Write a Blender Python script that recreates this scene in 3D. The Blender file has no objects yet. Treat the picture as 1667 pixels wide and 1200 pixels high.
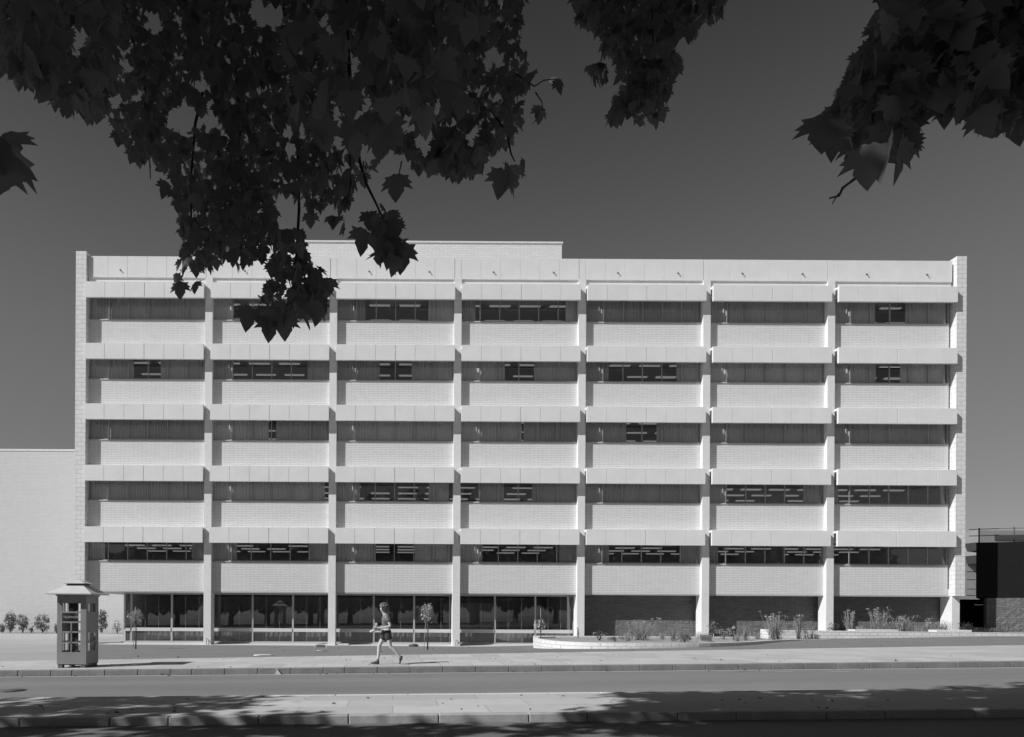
import bpy, bmesh, math, random
import numpy as np
from mathutils import Vector, Matrix
random.seed(7); rng = np.random.default_rng(11)
S = bpy.context.scene; COL = S.collection
F = 1140.0; PX, PY = 640.0, 998.0; CAMH = 1.53; TH = 0.00576
WL = {}
def at(px, py, d):                      # point of the photograph (source pixels) at depth d
    xn = px - TH*(PY-py); yn = py - TH*(px-PX)
    return Vector(((xn-PX)/F*d, d, CAMH + (PY-yn)/F*d))
def X_at(px, d, py=998): return at(px, py, d).x

# ---------------------------------------------------------------- materials
def nmat(name):
    m = bpy.data.materials.new(name); m.use_nodes = True
    nt = m.node_tree; nt.nodes.clear()
    out = nt.nodes.new('ShaderNodeOutputMaterial')
    return m, nt, out
def N(nt, t, **kw):
    n = nt.nodes.new(t)
    for k, v in kw.items():
        if k in n.inputs: n.inputs[k].default_value = v
        else: setattr(n, k, v)
    return n
def g(v): return (v, v, v, 1)
def plain(name, val, rough=0.7, amp=0.12, scale=6.0, bump=0.0, bscale=60.0, spec=0.3, metal=0.0, big=0.0, bigscale=0.3, stretch=(1,1,1)):
    m, nt, out = nmat(name); L = nt.links
    b = N(nt, 'ShaderNodeBsdfPrincipled', Roughness=rough, Metallic=metal); b.inputs['Specular IOR Level'].default_value = spec
    geo = N(nt, 'ShaderNodeNewGeometry')
    mp = N(nt, 'ShaderNodeMapping'); mp.inputs['Scale'].default_value = stretch
    L.new(geo.outputs['Position'], mp.inputs['Vector'])
    n1 = N(nt, 'ShaderNodeTexNoise', Scale=scale, Detail=6.0, Roughness=0.6)
    L.new(mp.outputs[0], n1.inputs['Vector'])
    n2 = N(nt, 'ShaderNodeTexNoise', Scale=bigscale, Detail=4.0)
    L.new(mp.outputs[0], n2.inputs['Vector'])
    r1 = N(nt, 'ShaderNodeMapRange'); r1.inputs['To Min'].default_value = 1-amp*2.2; r1.inputs['To Max'].default_value = 1+amp*2.2
    L.new(n1.outputs['Fac'], r1.inputs['Value'])
    r2 = N(nt, 'ShaderNodeMapRange'); r2.inputs['To Min'].default_value = 1-big*2.2; r2.inputs['To Max'].default_value = 1+big*2.2
    L.new(n2.outputs['Fac'], r2.inputs['Value'])
    mu = N(nt, 'ShaderNodeMath', operation='MULTIPLY'); L.new(r1.outputs[0], mu.inputs[0]); L.new(r2.outputs[0], mu.inputs[1])
    m2 = N(nt, 'ShaderNodeMath', operation='MULTIPLY'); L.new(mu.outputs[0], m2.inputs[0]); m2.inputs[1].default_value = val
    L.new(m2.outputs[0], b.inputs['Base Color'])
    if bump:
        n3 = N(nt, 'ShaderNodeTexNoise', Scale=bscale, Detail=5.0); L.new(geo.outputs['Position'], n3.inputs['Vector'])
        bp = N(nt, 'ShaderNodeBump', Strength=bump, Distance=0.03); L.new(n3.outputs['Fac'], bp.inputs['Height'])
        L.new(bp.outputs[0], b.inputs['Normal'])
    L.new(b.outputs[0], out.inputs[0]); return m
def brick(name, val, mortar, w=0.25, h=0.086, ms=0.012, var=0.06, rough=0.75, bump=0.5, horiz=False, rot=0.0, rockbump=0.0, offset=0.5, big=0.0):
    m, nt, out = nmat(name); L = nt.links
    b = N(nt, 'ShaderNodeBsdfPrincipled', Roughness=rough); b.inputs['Specular IOR Level'].default_value = 0.25
    geo = N(nt, 'ShaderNodeNewGeometry'); sp = N(nt, 'ShaderNodeSeparateXYZ'); cb = N(nt, 'ShaderNodeCombineXYZ')
    L.new(geo.outputs['Position'], sp.inputs[0])
    if horiz:
        L.new(sp.outputs['X'], cb.inputs['X']); L.new(sp.outputs['Y'], cb.inputs['Y'])
    else:
        ad = N(nt, 'ShaderNodeMath', operation='ADD'); L.new(sp.outputs['X'], ad.inputs[0]); L.new(sp.outputs['Y'], ad.inputs[1])
        L.new(ad.outputs[0], cb.inputs['X']); L.new(sp.outputs['Z'], cb.inputs['Y'])
    mp = N(nt, 'ShaderNodeMapping'); mp.inputs['Rotation'].default_value = (0, 0, rot)
    L.new(cb.outputs[0], mp.inputs['Vector'])
    t = N(nt, 'ShaderNodeTexBrick'); t.inputs['Scale'].default_value = 1.0; t.offset = offset
    t.inputs['Brick Width'].default_value = w; t.inputs['Row Height'].default_value = h
    t.inputs['Mortar Size'].default_value = ms; t.inputs['Mortar Smooth'].default_value = 0.1
    t.inputs['Color1'].default_value = g(val*(1-var)); t.inputs['Color2'].default_value = g(val*(1+var)); t.inputs['Mortar'].default_value = g(mortar)
    L.new(mp.outputs[0], t.inputs['Vector'])
    n1 = N(nt, 'ShaderNodeTexNoise', Scale=3.0, Detail=6.0); L.new(geo.outputs['Position'], n1.inputs['Vector'])
    r1 = N(nt, 'ShaderNodeMapRange'); r1.inputs['To Min'].default_value = 0.94-big; r1.inputs['To Max'].default_value = 1.06+big; L.new(n1.outputs['Fac'], r1.inputs['Value'])
    vm = N(nt, 'ShaderNodeVectorMath', operation='SCALE'); L.new(t.outputs['Color'], vm.inputs[0]); L.new(r1.outputs[0], vm.inputs['Scale'])
    L.new(vm.outputs[0], b.inputs['Base Color'])
    bp = N(nt, 'ShaderNodeBump', Strength=bump, Distance=0.01); bp.invert = True; L.new(t.outputs['Fac'], bp.inputs['Height'])
    last = bp
    if rockbump:
        n3 = N(nt, 'ShaderNodeTexNoise', Scale=4.0, Detail=7.0, Roughness=0.7); L.new(geo.outputs['Position'], n3.inputs['Vector'])
        b2 = N(nt, 'ShaderNodeBump', Strength=rockbump, Distance=0.45); L.new(n3.outputs['Fac'], b2.inputs['Height']); L.new(bp.outputs[0], b2.inputs['Normal']); last = b2
    L.new(last.outputs[0], b.inputs['Normal'])
    L.new(b.outputs[0], out.inputs[0]); return m
def glassmat(name, tint=0.7, refl=1.0):
    m, nt, out = nmat(name); L = nt.links
    tr = N(nt, 'ShaderNodeBsdfTransparent'); tr.inputs[0].default_value = g(tint)
    gl = N(nt, 'ShaderNodeBsdfGlossy', Roughness=0.0); gl.inputs[0].default_value = g(0.9)
    geo = N(nt, 'ShaderNodeNewGeometry'); mx = N(nt, 'ShaderNodeMixShader')
    dt = N(nt, 'ShaderNodeVectorMath', operation='DOT_PRODUCT'); L.new(geo.outputs['Normal'], dt.inputs[0]); L.new(geo.outputs['Incoming'], dt.inputs[1])
    ab = N(nt, 'ShaderNodeMath', operation='ABSOLUTE'); L.new(dt.outputs['Value'], ab.inputs[0])
    om = N(nt, 'ShaderNodeMath', operation='SUBTRACT'); om.inputs[0].default_value = 1; L.new(ab.outputs[0], om.inputs[1])
    p5 = N(nt, 'ShaderNodeMath', operation='POWER'); L.new(om.outputs[0], p5.inputs[0]); p5.inputs[1].default_value = 5
    mu = N(nt, 'ShaderNodeMath', operation='MULTIPLY_ADD'); L.new(p5.outputs[0], mu.inputs[0]); mu.inputs[1].default_value = 0.9; mu.inputs[2].default_value = 0.062*refl
    L.new(mu.outputs[0], mx.inputs[0]); L.new(tr.outputs[0], mx.inputs[1]); L.new(gl.outputs[0], mx.inputs[2])
    L.new(mx.outputs[0], out.inputs[0]); return m
def leafmat(name, val, trans=0.3, rough=0.5, var=0.35):
    m, nt, out = nmat(name); L = nt.links
    geo = N(nt, 'ShaderNodeNewGeometry')
    r = N(nt, 'ShaderNodeMapRange'); r.inputs['To Min'].default_value = val*(1-var); r.inputs['To Max'].default_value = val*(1+var)
    L.new(geo.outputs['Random Per Island'], r.inputs['Value'])
    b = N(nt, 'ShaderNodeBsdfPrincipled', Roughness=rough); b.inputs['Specular IOR Level'].default_value = 0.25
    t = N(nt, 'ShaderNodeBsdfTranslucent'); mx = N(nt, 'ShaderNodeMixShader'); mx.inputs[0].default_value = trans
    L.new(r.outputs[0], b.inputs['Base Color']); L.new(r.outputs[0], t.inputs['Color'])
    L.new(b.outputs[0], mx.inputs[1]); L.new(t.outputs[0], mx.inputs[2]); L.new(mx.outputs[0], out.inputs[0]); return m
def curtainmat(name, val):
    m = plain(name, val, 0.9, 0.05, 10); nt = m.node_tree; L = nt.links; b = next(n for n in nt.nodes if n.type == 'BSDF_PRINCIPLED')
    oi = N(nt, 'ShaderNodeObjectInfo'); mr = N(nt, 'ShaderNodeMapRange'); mr.inputs['To Min'].default_value = .72; mr.inputs['To Max'].default_value = 1.12; L.new(oi.outputs['Random'], mr.inputs['Value'])
    src = b.inputs['Base Color'].links[0].from_socket; mu = N(nt, 'ShaderNodeMath', operation='MULTIPLY'); L.new(src, mu.inputs[0]); L.new(mr.outputs[0], mu.inputs[1]); L.new(mu.outputs[0], b.inputs['Base Color']); return m
def emit(name, v):
    m, nt, out = nmat(name); e = N(nt, 'ShaderNodeEmission', Strength=v); nt.links.new(e.outputs[0], out.inputs[0]); return m

WHITE = 0.74
M = dict(
  brick=brick('white_brick', 0.70, 0.50, w=0.48, h=0.0965, ms=0.010, var=0.03),
  block=brick('white_block', 0.71, 0.52, w=0.46, h=0.25, ms=0.014, var=0.03),
  annex=brick('annex_brick', 0.60, 0.50, w=0.48, h=0.10, ms=0.012, var=0.03),
  pent=brick('penthouse_brick', 0.70, 0.54, w=0.48, h=0.115, ms=0.012, var=0.04),
  concrete=plain('white_concrete', 0.73, 0.8, 0.05, 5, 0.08, 90, big=0.03, bigscale=0.8),
  panel=plain('exposed_aggregate_panel', 0.75, 0.85, 0.05, 25, 0.2, 120, big=0.04, bigscale=1.3),
  soffit=plain('soffit', 0.5, 0.8, 0.05),
  stone=brick('rock_faced_stone', 0.25, 0.18, w=0.42, h=0.10, ms=0.012, var=0.12, rockbump=1.0, bump=0.5, big=0.1),
  frame=plain('aluminium_frame', 0.42, 0.45, 0.03, metal=0.0, spec=0.5),
  transom=plain('transom_panel', 0.6, 0.5, 0.03),
  sill=plain('window_sill', 0.5, 0.6, 0.05),
  glass=glassmat('window_glass', 0.82, 1.7), shopglass=glassmat('shopfront_glass', 0.8, 2.3), boothglass=glassmat('booth_glass', 0.93, 0.8),
  curtain=curtainmat('curtain_fabric', 0.68), lowcurtain=plain('shopfront_drape', 0.22, 0.9),
  interior=plain('interior_wall', 0.78, 0.9, 0.1), ceiling=plain('ceiling_board', 0.75, 0.9, 0.05), floor=plain('interior_floor', 0.45, 0.9, 0.1),
  lamp=emit('fluorescent_tube', 0.22),
  spout=plain('spout_metal', 0.08, 0.5),
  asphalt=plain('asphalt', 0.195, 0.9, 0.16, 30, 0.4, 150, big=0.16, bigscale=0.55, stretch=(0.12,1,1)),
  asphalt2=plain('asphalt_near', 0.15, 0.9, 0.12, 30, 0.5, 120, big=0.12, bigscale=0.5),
  paving=brick('paving_slabs', 0.43, 0.27, w=0.92, h=1.25, ms=0.012, var=0.11, horiz=True, bump=0.25, rot=0.0, offset=0.5, big=0.06),
  median=brick('median_slabs', 0.41, 0.27, w=1.5, h=0.82, ms=0.008, var=0.10, horiz=True, bump=0.2, big=0.06),
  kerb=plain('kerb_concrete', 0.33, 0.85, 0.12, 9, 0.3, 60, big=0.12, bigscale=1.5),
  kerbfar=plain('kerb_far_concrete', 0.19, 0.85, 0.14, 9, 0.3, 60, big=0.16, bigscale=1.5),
  kerbedge=plain('kerb_white_edge', 0.52, 0.85, 0.08, 9),
  gutter=plain('gutter', 0.38, 0.85, 0.1, 9),
  lawn=plain('lawn', 0.19, 0.95, 0.16, 14, 0.7, 55, big=0.08, bigscale=0.6),
  gravel=plain('gravel_ground', 0.34, 0.95, 0.08, 12, 0.3, 80, big=0.08, bigscale=0.25, stretch=(0.4,1,1)),
  earth=plain('ground_earth', 0.26, 0.95, 0.15, 3, 0.4, 40, big=0.15, bigscale=0.2),
  soil=plain('soil', 0.30, 0.95, 0.22, 12, 0.8, 40, big=0.15, bigscale=1.5),
  wallbrick=brick('planter_brick', 0.72, 0.45, w=0.39, h=0.16, ms=0.013, var=0.06, big=0.06),
  coping=plain('coping', 0.66, 0.8, 0.1, 8),
  booth=plain('booth_paint', 0.24, 0.45, 0.05, 4, big=0.06, bigscale=2), boothroof=plain('booth_roof', 0.52, 0.6, 0.08, 4),
  boothdark=plain('booth_dark', 0.07, 0.6), boothbase=plain('booth_base', 0.13, 0.8, 0.3, 12), letter=plain('white_letters', 0.4, 0.6, 0.0),
  bark=plain('bark', 0.09, 0.9, 0.3, 8, 0.6, 25), twig=plain('twig', 0.05, 0.9, 0.2, 10),
  leaf=leafmat('plane_leaf', 0.12, 0.45, 0.6, 0.25), shrubleaf=leafmat('shrub_leaf', 0.22, 0.3), parkleaf=leafmat('park_leaf', 0.16, 0.3), paleleaf=leafmat('pale_leaf', 0.40, 0.3, var=0.4),
  darkleaf=leafmat('dark_shrub_leaf', 0.09, 0.3), grassleaf=leafmat('grass_blade', 0.33, 0.3), flower=leafmat('flower_head', 0.55, 0.2),
  stake=plain('stake_wood', 0.4, 0.8, 0.1), steel=plain('steel_tube', 0.25, 0.5, 0.05), board=plain('board_grey', 0.20, 0.6, 0.1),
  dark=plain('dark_cladding', 0.018, 1.0, 0.1, spec=0.0), wood=plain('weathered', 0.3, 0.8, 0.2),
  skin=plain('skin', 0.48, 0.55, 0.03), hair=plain('hair', 0.16, 0.9, 0.35, 30, 0.8, 60), shirt=plain('shirt', 0.15, 0.9, 0.25, 9, 0.9, 9),
  shorts=plain('shorts', 0.055, 0.9, 0.25, 9, 0.9, 9), shoe=plain('shoe', 0.05, 0.6, 0.1), sock=plain('sock', 0.12, 0.9), paper=plain('paper', 0.62, 0.7, 0.05), eye=plain('eye', 0.03, 0.3),
  farwall=plain('far_concrete', 0.27, 0.85, 0.1, 0.6), fardark=plain('far_dark', 0.07, 0.85, 0.1),
)

# ---------------------------------------------------------------- mesh helpers
class MB:
    def __init__(s): s.v = []; s.f = []; s.sm = []
    def add(s, vs, fs, smooth=False):
        o = len(s.v); s.v += [tuple(v) for v in vs]; s.f += [tuple(i+o for i in f) for f in fs]; s.sm += [smooth]*len(fs); return s
    def box(s, x0, x1, y0, y1, z0, z1):
        vs = [(x0,y0,z0),(x1,y0,z0),(x1,y1,z0),(x0,y1,z0),(x0,y0,z1),(x1,y0,z1),(x1,y1,z1),(x0,y1,z1)]
        return s.add(vs, [(0,3,2,1),(4,5,6,7),(0,1,5,4),(1,2,6,5),(2,3,7,6),(3,0,4,7)])
    def hexa(s, b, t):
        return s.add(list(b)+list(t), [(0,3,2,1),(4,5,6,7),(0,1,5,4),(1,2,6,5),(2,3,7,6),(3,0,4,7)])
    def tube(s, pts, rad, n=8, cap=True):
        pts = [Vector(p) for p in pts]
        if not hasattr(rad, '__len__'): rad = [rad]*len(pts)
        vs = []; fs = []
        up = Vector((0,0,1))
        for i, p in enumerate(pts):
            t = (pts[min(i+1, len(pts)-1)] - pts[max(i-1, 0)]).normalized()
            a = t.cross(up if abs(t.z) < 0.9 else Vector((1,0,0))).normalized(); b = t.cross(a)
            for k in range(n):
                an = 2*math.pi*k/n; vs.append(p + (a*math.cos(an)+b*math.sin(an))*rad[i])
        for i in range(len(pts)-1):
            for k in range(n):
                k2 = (k+1) % n; fs.append((i*n+k, i*n+k2, (i+1)*n+k2, (i+1)*n+k))
        if cap:
            fs.append(tuple(range(n))); fs.append(tuple(reversed(range((len(pts)-1)*n, len(pts)*n))))
        return s.add(vs, fs, True)
    def ball(s, c, r, n=10, m=7, jit=0.0):
        c = Vector(c); r = Vector(r) if hasattr(r, '__len__') else Vector((r,r,r)); vs = [c+Vector((0,0,r.z))]; fs = []
        for j in range(1, m):
            for k in range(n):
                a = math.pi*j/m; b = 2*math.pi*k/n; q = 1+random.uniform(-jit, jit)
                vs.append(c+Vector((r.x*math.sin(a)*math.cos(b)*q, r.y*math.sin(a)*math.sin(b)*q, r.z*math.cos(a)*q)))
        vs.append(c-Vector((0,0,r.z)))
        for k in range(n): fs.append((0, 1+k, 1+(k+1)%n)); fs.append((len(vs)-1, 1+(m-2)*n+(k+1)%n, 1+(m-2)*n+k))
        for j in range(m-2):
            for k in range(n): fs.append((1+j*n+k, 1+(j+1)*n+k, 1+(j+1)*n+(k+1)%n, 1+j*n+(k+1)%n))
        return s.add(vs, fs, True)
    def mesh(s, name, mat, bevel=0.0):
        me = bpy.data.meshes.new(name); me.from_pydata(s.v, [], s.f); me.materials.append(mat)
        if any(s.sm): me.polygons.foreach_set('use_smooth', s.sm)
        bm = bmesh.new(); bm.from_mesh(me); bmesh.ops.recalc_face_normals(bm, faces=bm.faces)
        if bevel: bmesh.ops.bevel(bm, geom=bm.edges[:], offset=bevel, segments=1, affect='EDGES', clamp_overlap=True)
        bm.to_mesh(me); bm.free(); me.update(); return me
def link(name, me, parent=None, loc=(0,0,0)):
    o = bpy.data.objects.new(name, me); COL.objects.link(o); loc = Vector(loc); WL[o.name] = loc
    if parent is not None: o.parent = parent; o.location = loc - WL[parent.name]
    else: o.location = loc
    return o
def part(name, mb, mat, parent, loc=(0,0,0), bevel=0.0):
    me = mb.mesh(name, mat, bevel) if isinstance(mb, MB) else mb
    return link(name, me, parent, loc)
def tag(o, label, cat, group=None):
    o['label'] = label; o['category'] = cat
    if group: o['group'] = group
    return o
def thing(name, label, cat, loc=(0,0,0), group=None): return tag(link(name, None, None, loc), label, cat, group)
def solo(name, mb, mat, label, cat, group=None, bevel=0.0): return tag(part(name, mb, mat, None, (0,0,0), bevel), label, cat, group)
def struct(name, mb, mat, bevel=0.0):
    o = part(name, mb, mat, None, (0,0,0), bevel); o['kind'] = 'structure'; return o

# ---------------------------------------------------------------- terrain
def clampx(x): return max(-45, min(45, x))
def zr(x): return 0.015*clampx(x)
def inner(x): return 25.2+0.107*max(-30, min(30, x))
def zb(x): return float(np.interp(x, [-60,-15,5,12,20,31,60], [-0.28,-0.28,-0.28,-0.08,0.28,0.50,0.6]))
def strip(rows, mat, name, xs=None, sub=1):
    """rows: list of (y(x), z(x)) functions, lofted along x"""
    xs = xs if xs is not None else [-300,-120,-60]+list(np.arange(-44, 45, 2.0))+[60,120,300]
    mb = MB(); n = len(xs); vs = []
    for (fy, fz) in rows:
        for x in xs: vs.append((x, fy(x), fz(x)))
    fs = [(r*n+i, r*n+i+1, (r+1)*n+i+1, (r+1)*n+i) for r in range(len(rows)-1) for i in range(n-1)]
    mb.add(vs, fs, True); return struct(name, mb, mat)
c = lambda v: (lambda x: v)
off = lambda dz: (lambda x: zr(x)+dz)
strip([(c(-900), c(-1.4)), (c(-60), c(-1.4)), (c(-30), c(-1.4)), (c(0), c(-1.4)), (c(20), c(-1.4)), (c(36), c(-0.9)), (c(60), c(-0.9)), (c(1500), c(-0.9))], M['earth'], 'ground', [-1500,-300,-60,-20,0,20,60,300,1500])
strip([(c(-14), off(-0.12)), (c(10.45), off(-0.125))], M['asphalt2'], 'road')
strip([(c(-26), off(0.0)), (c(-14.2), off(0.0))], M['paving'], 'footpath')
strip([(c(-120), off(0.0)), (c(-26), off(0.0))], M['lawn'], 'park_lawn')
def kerbrow(name, mat, y0, y1, zlo, zhi, L0, joint, x0=-45, x1=45, bev=0.02):
    mb = MB(); x = x0
    while x < x1:
        L_ = L0*random.choice([1,1,1,1,0.65]); a, b = x, x+L_-joint
        mb.hexa([(a,y0,zr(a)+zlo),(b,y0,zr(b)+zlo),(b,y1,zr(b)+zlo),(a,y1,zr(a)+zlo)], [(a,y0+0.012,zr(a)+zhi),(b,y0+0.012,zr(b)+zhi),(b,y1,zr(b)+zhi),(a,y1,zr(a)+zhi)])
        x += L_
    return struct(name, mb, mat, bev)
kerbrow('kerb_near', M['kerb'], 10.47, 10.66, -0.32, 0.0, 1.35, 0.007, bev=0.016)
strip([(c(10.50), off(-0.05)), (c(10.52), off(-0.06)), (c(10.67), off(-0.006)), (c(12.98), off(0.0))], M['median'], 'median_paving')
kerbrow('kerb_edge', M['kerbedge'], 12.985, 13.12, -0.28, 0.006, 1.35, 0.01, bev=0.01)
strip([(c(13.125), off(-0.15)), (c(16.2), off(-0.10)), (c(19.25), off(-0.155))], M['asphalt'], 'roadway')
strip([(c(19.255), off(-0.152)), (c(19.57), off(-0.165))], M['gutter'], 'gutter')
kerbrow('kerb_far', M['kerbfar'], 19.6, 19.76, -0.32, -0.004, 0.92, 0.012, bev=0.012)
strip([(c(19.765), off(0.0)), (lambda x: inner(x), off(0.0))], M['paving'], 'pavement')
def lawn_row(t):
    fy = lambda x: inner(x)*(1-t)+38.02*t
    s_ = t*t*(3-2*t)
    fz = lambda x: zr(x)*(1-s_)+zb(x)*s_ - 0.012
    return (fy, fz)
# gravel on the left, lawn from the booth rightwards (left edge runs away from the camera)
xsL = list(np.linspace(0, 1, 56))
def lawnsheet(name, mat, xa, xb, dz=0.0):
    mb = MB(); R = 14; vs = []
    for r in range(R+1):
        t = r/R; fy, fz = lawn_row(t)
        for u in xsL:
            a, b = xa(t), xb(t); x = a+(b-a)*u; vs.append((x, fy(x), fz(x)+dz))
    n = len(xsL); fs = [(r*n+i, r*n+i+1, (r+1)*n+i+1, (r+1)*n+i) for r in range(R) for i in range(n-1)]
    mb.add(vs, fs, True); return struct(name, mb, mat)
le = lambda t: -10.8 - 6.2*t
lawnsheet('lawn', M['lawn'], le, lambda t: 48.0)
lawnsheet('gravel_drive', M['gravel'], lambda t: -60.0, lambda t: le(t)-0.02)
strip([(c(38.02), lambda x: zb(x)-0.012), (c(39.34), lambda x: zb(x)+0.02)], M['kerbedge'], 'apron', [-15.8,-10,-5,0,5,12,20,31,48])
strip([(c(38.02), lambda x: zb(x)-0.012), (c(51.5), lambda x: -0.10)], M['gravel'], 'forecourt', [-60,-40,-25,-20,-15.82])
mb = MB()
for i in range(-60, -15, 1): mb.box(i+0.005, i+0.995, 46.0, 46.25, -0.5, -0.09)
struct('garden_kerb', mb, M['kerbedge'], 0.01)
# manhole in the roadway
p = at(17, 1120, 15.4); mb = MB(); mb.tube([(p.x, p.y, zr(p.x)-0.13), (p.x, p.y, zr(p.x)-0.102)], [0.33, 0.33], 28)
solo('manhole_cover', mb, M['spout'], 'round dark manhole cover in the far carriageway at the left', 'manhole cover')
p = at(452, 1096, 19.5); mb = MB(); mb.hexa([(p.x-.07,19.45,zr(p.x)-.17),(p.x+.1,19.5,zr(p.x)-.17),(p.x+.1,19.6,zr(p.x)-.17),(p.x-.07,19.6,zr(p.x)-.17)],[(p.x-.07,19.47,zr(p.x)-.02),(p.x-.02,19.5,zr(p.x)-.02),(p.x-.02,19.6,zr(p.x)-.02),(p.x-.07,19.6,zr(p.x)-.02)])
solo('broken_kerb_block', mb, M['coping'], 'small pale wedge of broken concrete against the far kerb', 'concrete chunk')

# ---------------------------------------------------------------- office building
BX = [-16.82+6.82*i for i in range(7)]; BW = 6.45
ZT = [17.93+CAMH-3.337*r for r in range(5)]                     # sunshade tops
COLX = [BX[i]-0.185 for i in range(1, 7)]
YF, YC, YB = 38.0, 38.35, 38.6                                  # sunshade front, column front, brick face
SOF = 1.10+CAMH
office = thing('office_building', 'long white five storey office block with rows of sunshades over ribbon windows', 'office building', (7, 38.6, -0.28))
# structure: storeys
mb = MB()
for r in range(5):
    zt = ZT[r]; top = zt+0.60 if r else zt+1.0
    mb.box(-17.2, 30.9, YB+0.30, 50.0, zt-0.43, top)
mb.box(-17.2, 30.9, YB+0.02, 50.0, SOF, SOF+0.35)
part('floor_slab', mb, M['ceiling'], office)
mb = MB(); mb.box(-17.2, 30.9, 49.7, 49.99, SOF+.36, 19.0); mb.box(-17.3, -17.16, YB+.3, 49.99, SOF+.36, 19.0); mb.box(30.86, 31.0, YB+.3, 49.99, SOF+.36, 19.0)
for x in COLX[1::2]: mb.box(x-0.05, x+0.05, 43.0, 49.6, SOF+.36, 18.8)
part('inner_wall', mb, M['interior'], office)
mb = MB(); mb.box(-17.2, 30.9, YB+0.32, 49.9, SOF+0.352, SOF+0.37)
part('floor', mb, M['floor'], office)
# soffit edge + roof
mb = MB(); mb.box(-17.42, 31.2, YB+0.01, 50.0, SOF-0.06, SOF-0.004); part('soffit', mb, M['soffit'], office)
mb = MB(); mb.box(-17.42, 31.2, 38.66, 50.0, 20.2, 20.35); part('roof', mb, M['soffit'], office)
# spandrels
sp_mesh = {}
for r in range(5):
    zt = ZT[r]; ztop = -1.86
    zbot = (-3.337-0.05) if r < 4 else (SOF - zt)
    key = 0 if r < 4 else 1
    if key not in sp_mesh:
        b = MB(); b.box(-0.37, 6.45, 0, 0.28, zbot-(0.42 if r < 4 else 0), ztop); sp_mesh[key] = b.mesh('brick_spandrel', M['brick'])
    for i in range(7): part('brick_spandrel', sp_mesh[key], None, office, (BX[i], YB, zt))
b = MB(); b.box(-0.0, 6.45, -0.13, 0.28, -0.42, 0.46); bm_ = b.mesh('roof_beam', M['concrete'])
for i in range(7): part('roof_beam', bm_, None, office, (BX[i], YB, ZT[0]))
# parapet panels with joints
PT, PB = 19.51+CAMH, 18.36+CAMH
b = MB(); pw = 1.075
b.box(-0.36, 6.45, 0.03, 0.2, PB, PT-0.01)
for k in range(6): b.box(k*pw+0.005, (k+1)*pw-0.005, 0, 0.03, PB-0.004, PT)
b.box(-0.345, -0.012, 0.004, 0.03, PB-0.004, PT)
pm = b.mesh('parapet_panel', M['panel'], 0.004)
for i in range(7): part('parapet_panel', pm, None, office, (BX[i], 38.40, 0))
b = MB(); b.tube([(0,0.0,0),(0.02,-0.05,-0.02),(0.03,-0.06,-0.07)], 0.024, 8)
b.box(-0.035, 0.035, -0.012, 0.0, -0.035, 0.035); rs = b.mesh('roof_spout', M['spout'])
for i in range(7):
    for k in (1.75, 5.05): part('roof_spout', rs, None, office, (BX[i]+k, 38.398, 18.75+CAMH))
# sunshades
b = MB(); 
for k in range(6):
    jl = 0.016 if k == 3 else 0.008; jr = 0.016 if k == 2 else 0.008
    b.box(k*pw+(jl if k else 0), (k+1)*pw-(jr if k < 5 else 0), 0, 0.03, -0.85, 0)
b.box(0.002, BW-0.002, 0.03, 0.14, -0.848, -0.002); b.box(0.003, BW-0.003, 0.14, 0.62, -0.12, -0.004)
sm = b.mesh('sunshade', M['panel'], 0.004)
for r in range(5):
    for i in range(7): part('sunshade', sm, None, office, (BX[i], YF, ZT[r]))
# columns
for ci, x in enumerate(COLX):
    b = MB()
    b.box(x-0.2, x+0.2, YC, YB+0.25, SOF+0.01, 18.36+CAMH-0.003)
    b.box(x-0.2, x+0.2, YC+0.002, 39.08, -0.75, SOF+0.006)
    part('column', b, M['concrete'], office)
    cj = MB()
for xa, xb_ in ((-17.43, -16.86), (30.68, 31.22)):
    b = MB(); b.box(xa, xb_, 38.24, 39.2, SOF-0.02, 19.69+CAMH); part('pier', b, M['block'], office)
    b = MB(); b.box(xa+.02, xb_-0.1, 38.47, 39.3, -0.75, SOF-0.024); part('pier_base', b, M['concrete'], office)
# windows
def pxx(px, r, d=38.85):
    y = PY - (ZT[r]-1.2-CAMH)/38.7*F
    return X_at(px, d, y)
OPEN = {(0,1):[(381,505)],(0,2):[(595,697)],(0,3):[(774,920)],(0,6):[(1423,1471)],
        (1,0):[(219,262)],(1,1):[(380,501)],(1,2):[(618,670)],(1,3):[(822,869)],(1,4):[(990,1100)],(1,6):[(1424,1465)],
        (2,1):[(438,450)],(2,4):[(1019,1068)],(2,3):[(849,852)],
        (3,1):[(529,536)],(3,2):[(586,698),(731,739)],(3,3):[(749,781),(820,866)],(3,5):[(1181,1307)],(3,6):[(1364,1530)],
        (4,0):[(172,313)],(4,1):[(386,502)],(4,2):[(612,675)],(4,3):[(785,910)],(4,4):[(991,1105)],(4,5):[(1168,1338)],(4,6):[(1340,1540)]}
fb = MB(); zs, zh = -1.80, -0.42
fb.box(-0.17, 6.45, 0.06, 0.12, zs, zs+0.05); fb.box(-0.17, 6.45, 0.06, 0.12, zh, zh+0.06)
for k in range(0, 7):
    x = k*pw; fb.box(x-0.022 if k else -0.17, x+0.022 if k else -0.13, 0.05, 0.13, zs+.052, zh-.002)
fm = fb.mesh('window', M['frame'])
pb = MB(); pb.add([(-0.16,0.09,zs),(6.45,0.09,zs),(6.45,0.09,zh),(-0.16,0.09,zh)], [(0,1,2,3)]); pane = pb.mesh('pane', M['glass'])
slb = MB(); slb.box(-0.17, 6.45, -0.035, 0.27, -1.858, -1.803); slm = slb.mesh('sill', M['sill'])
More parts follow.
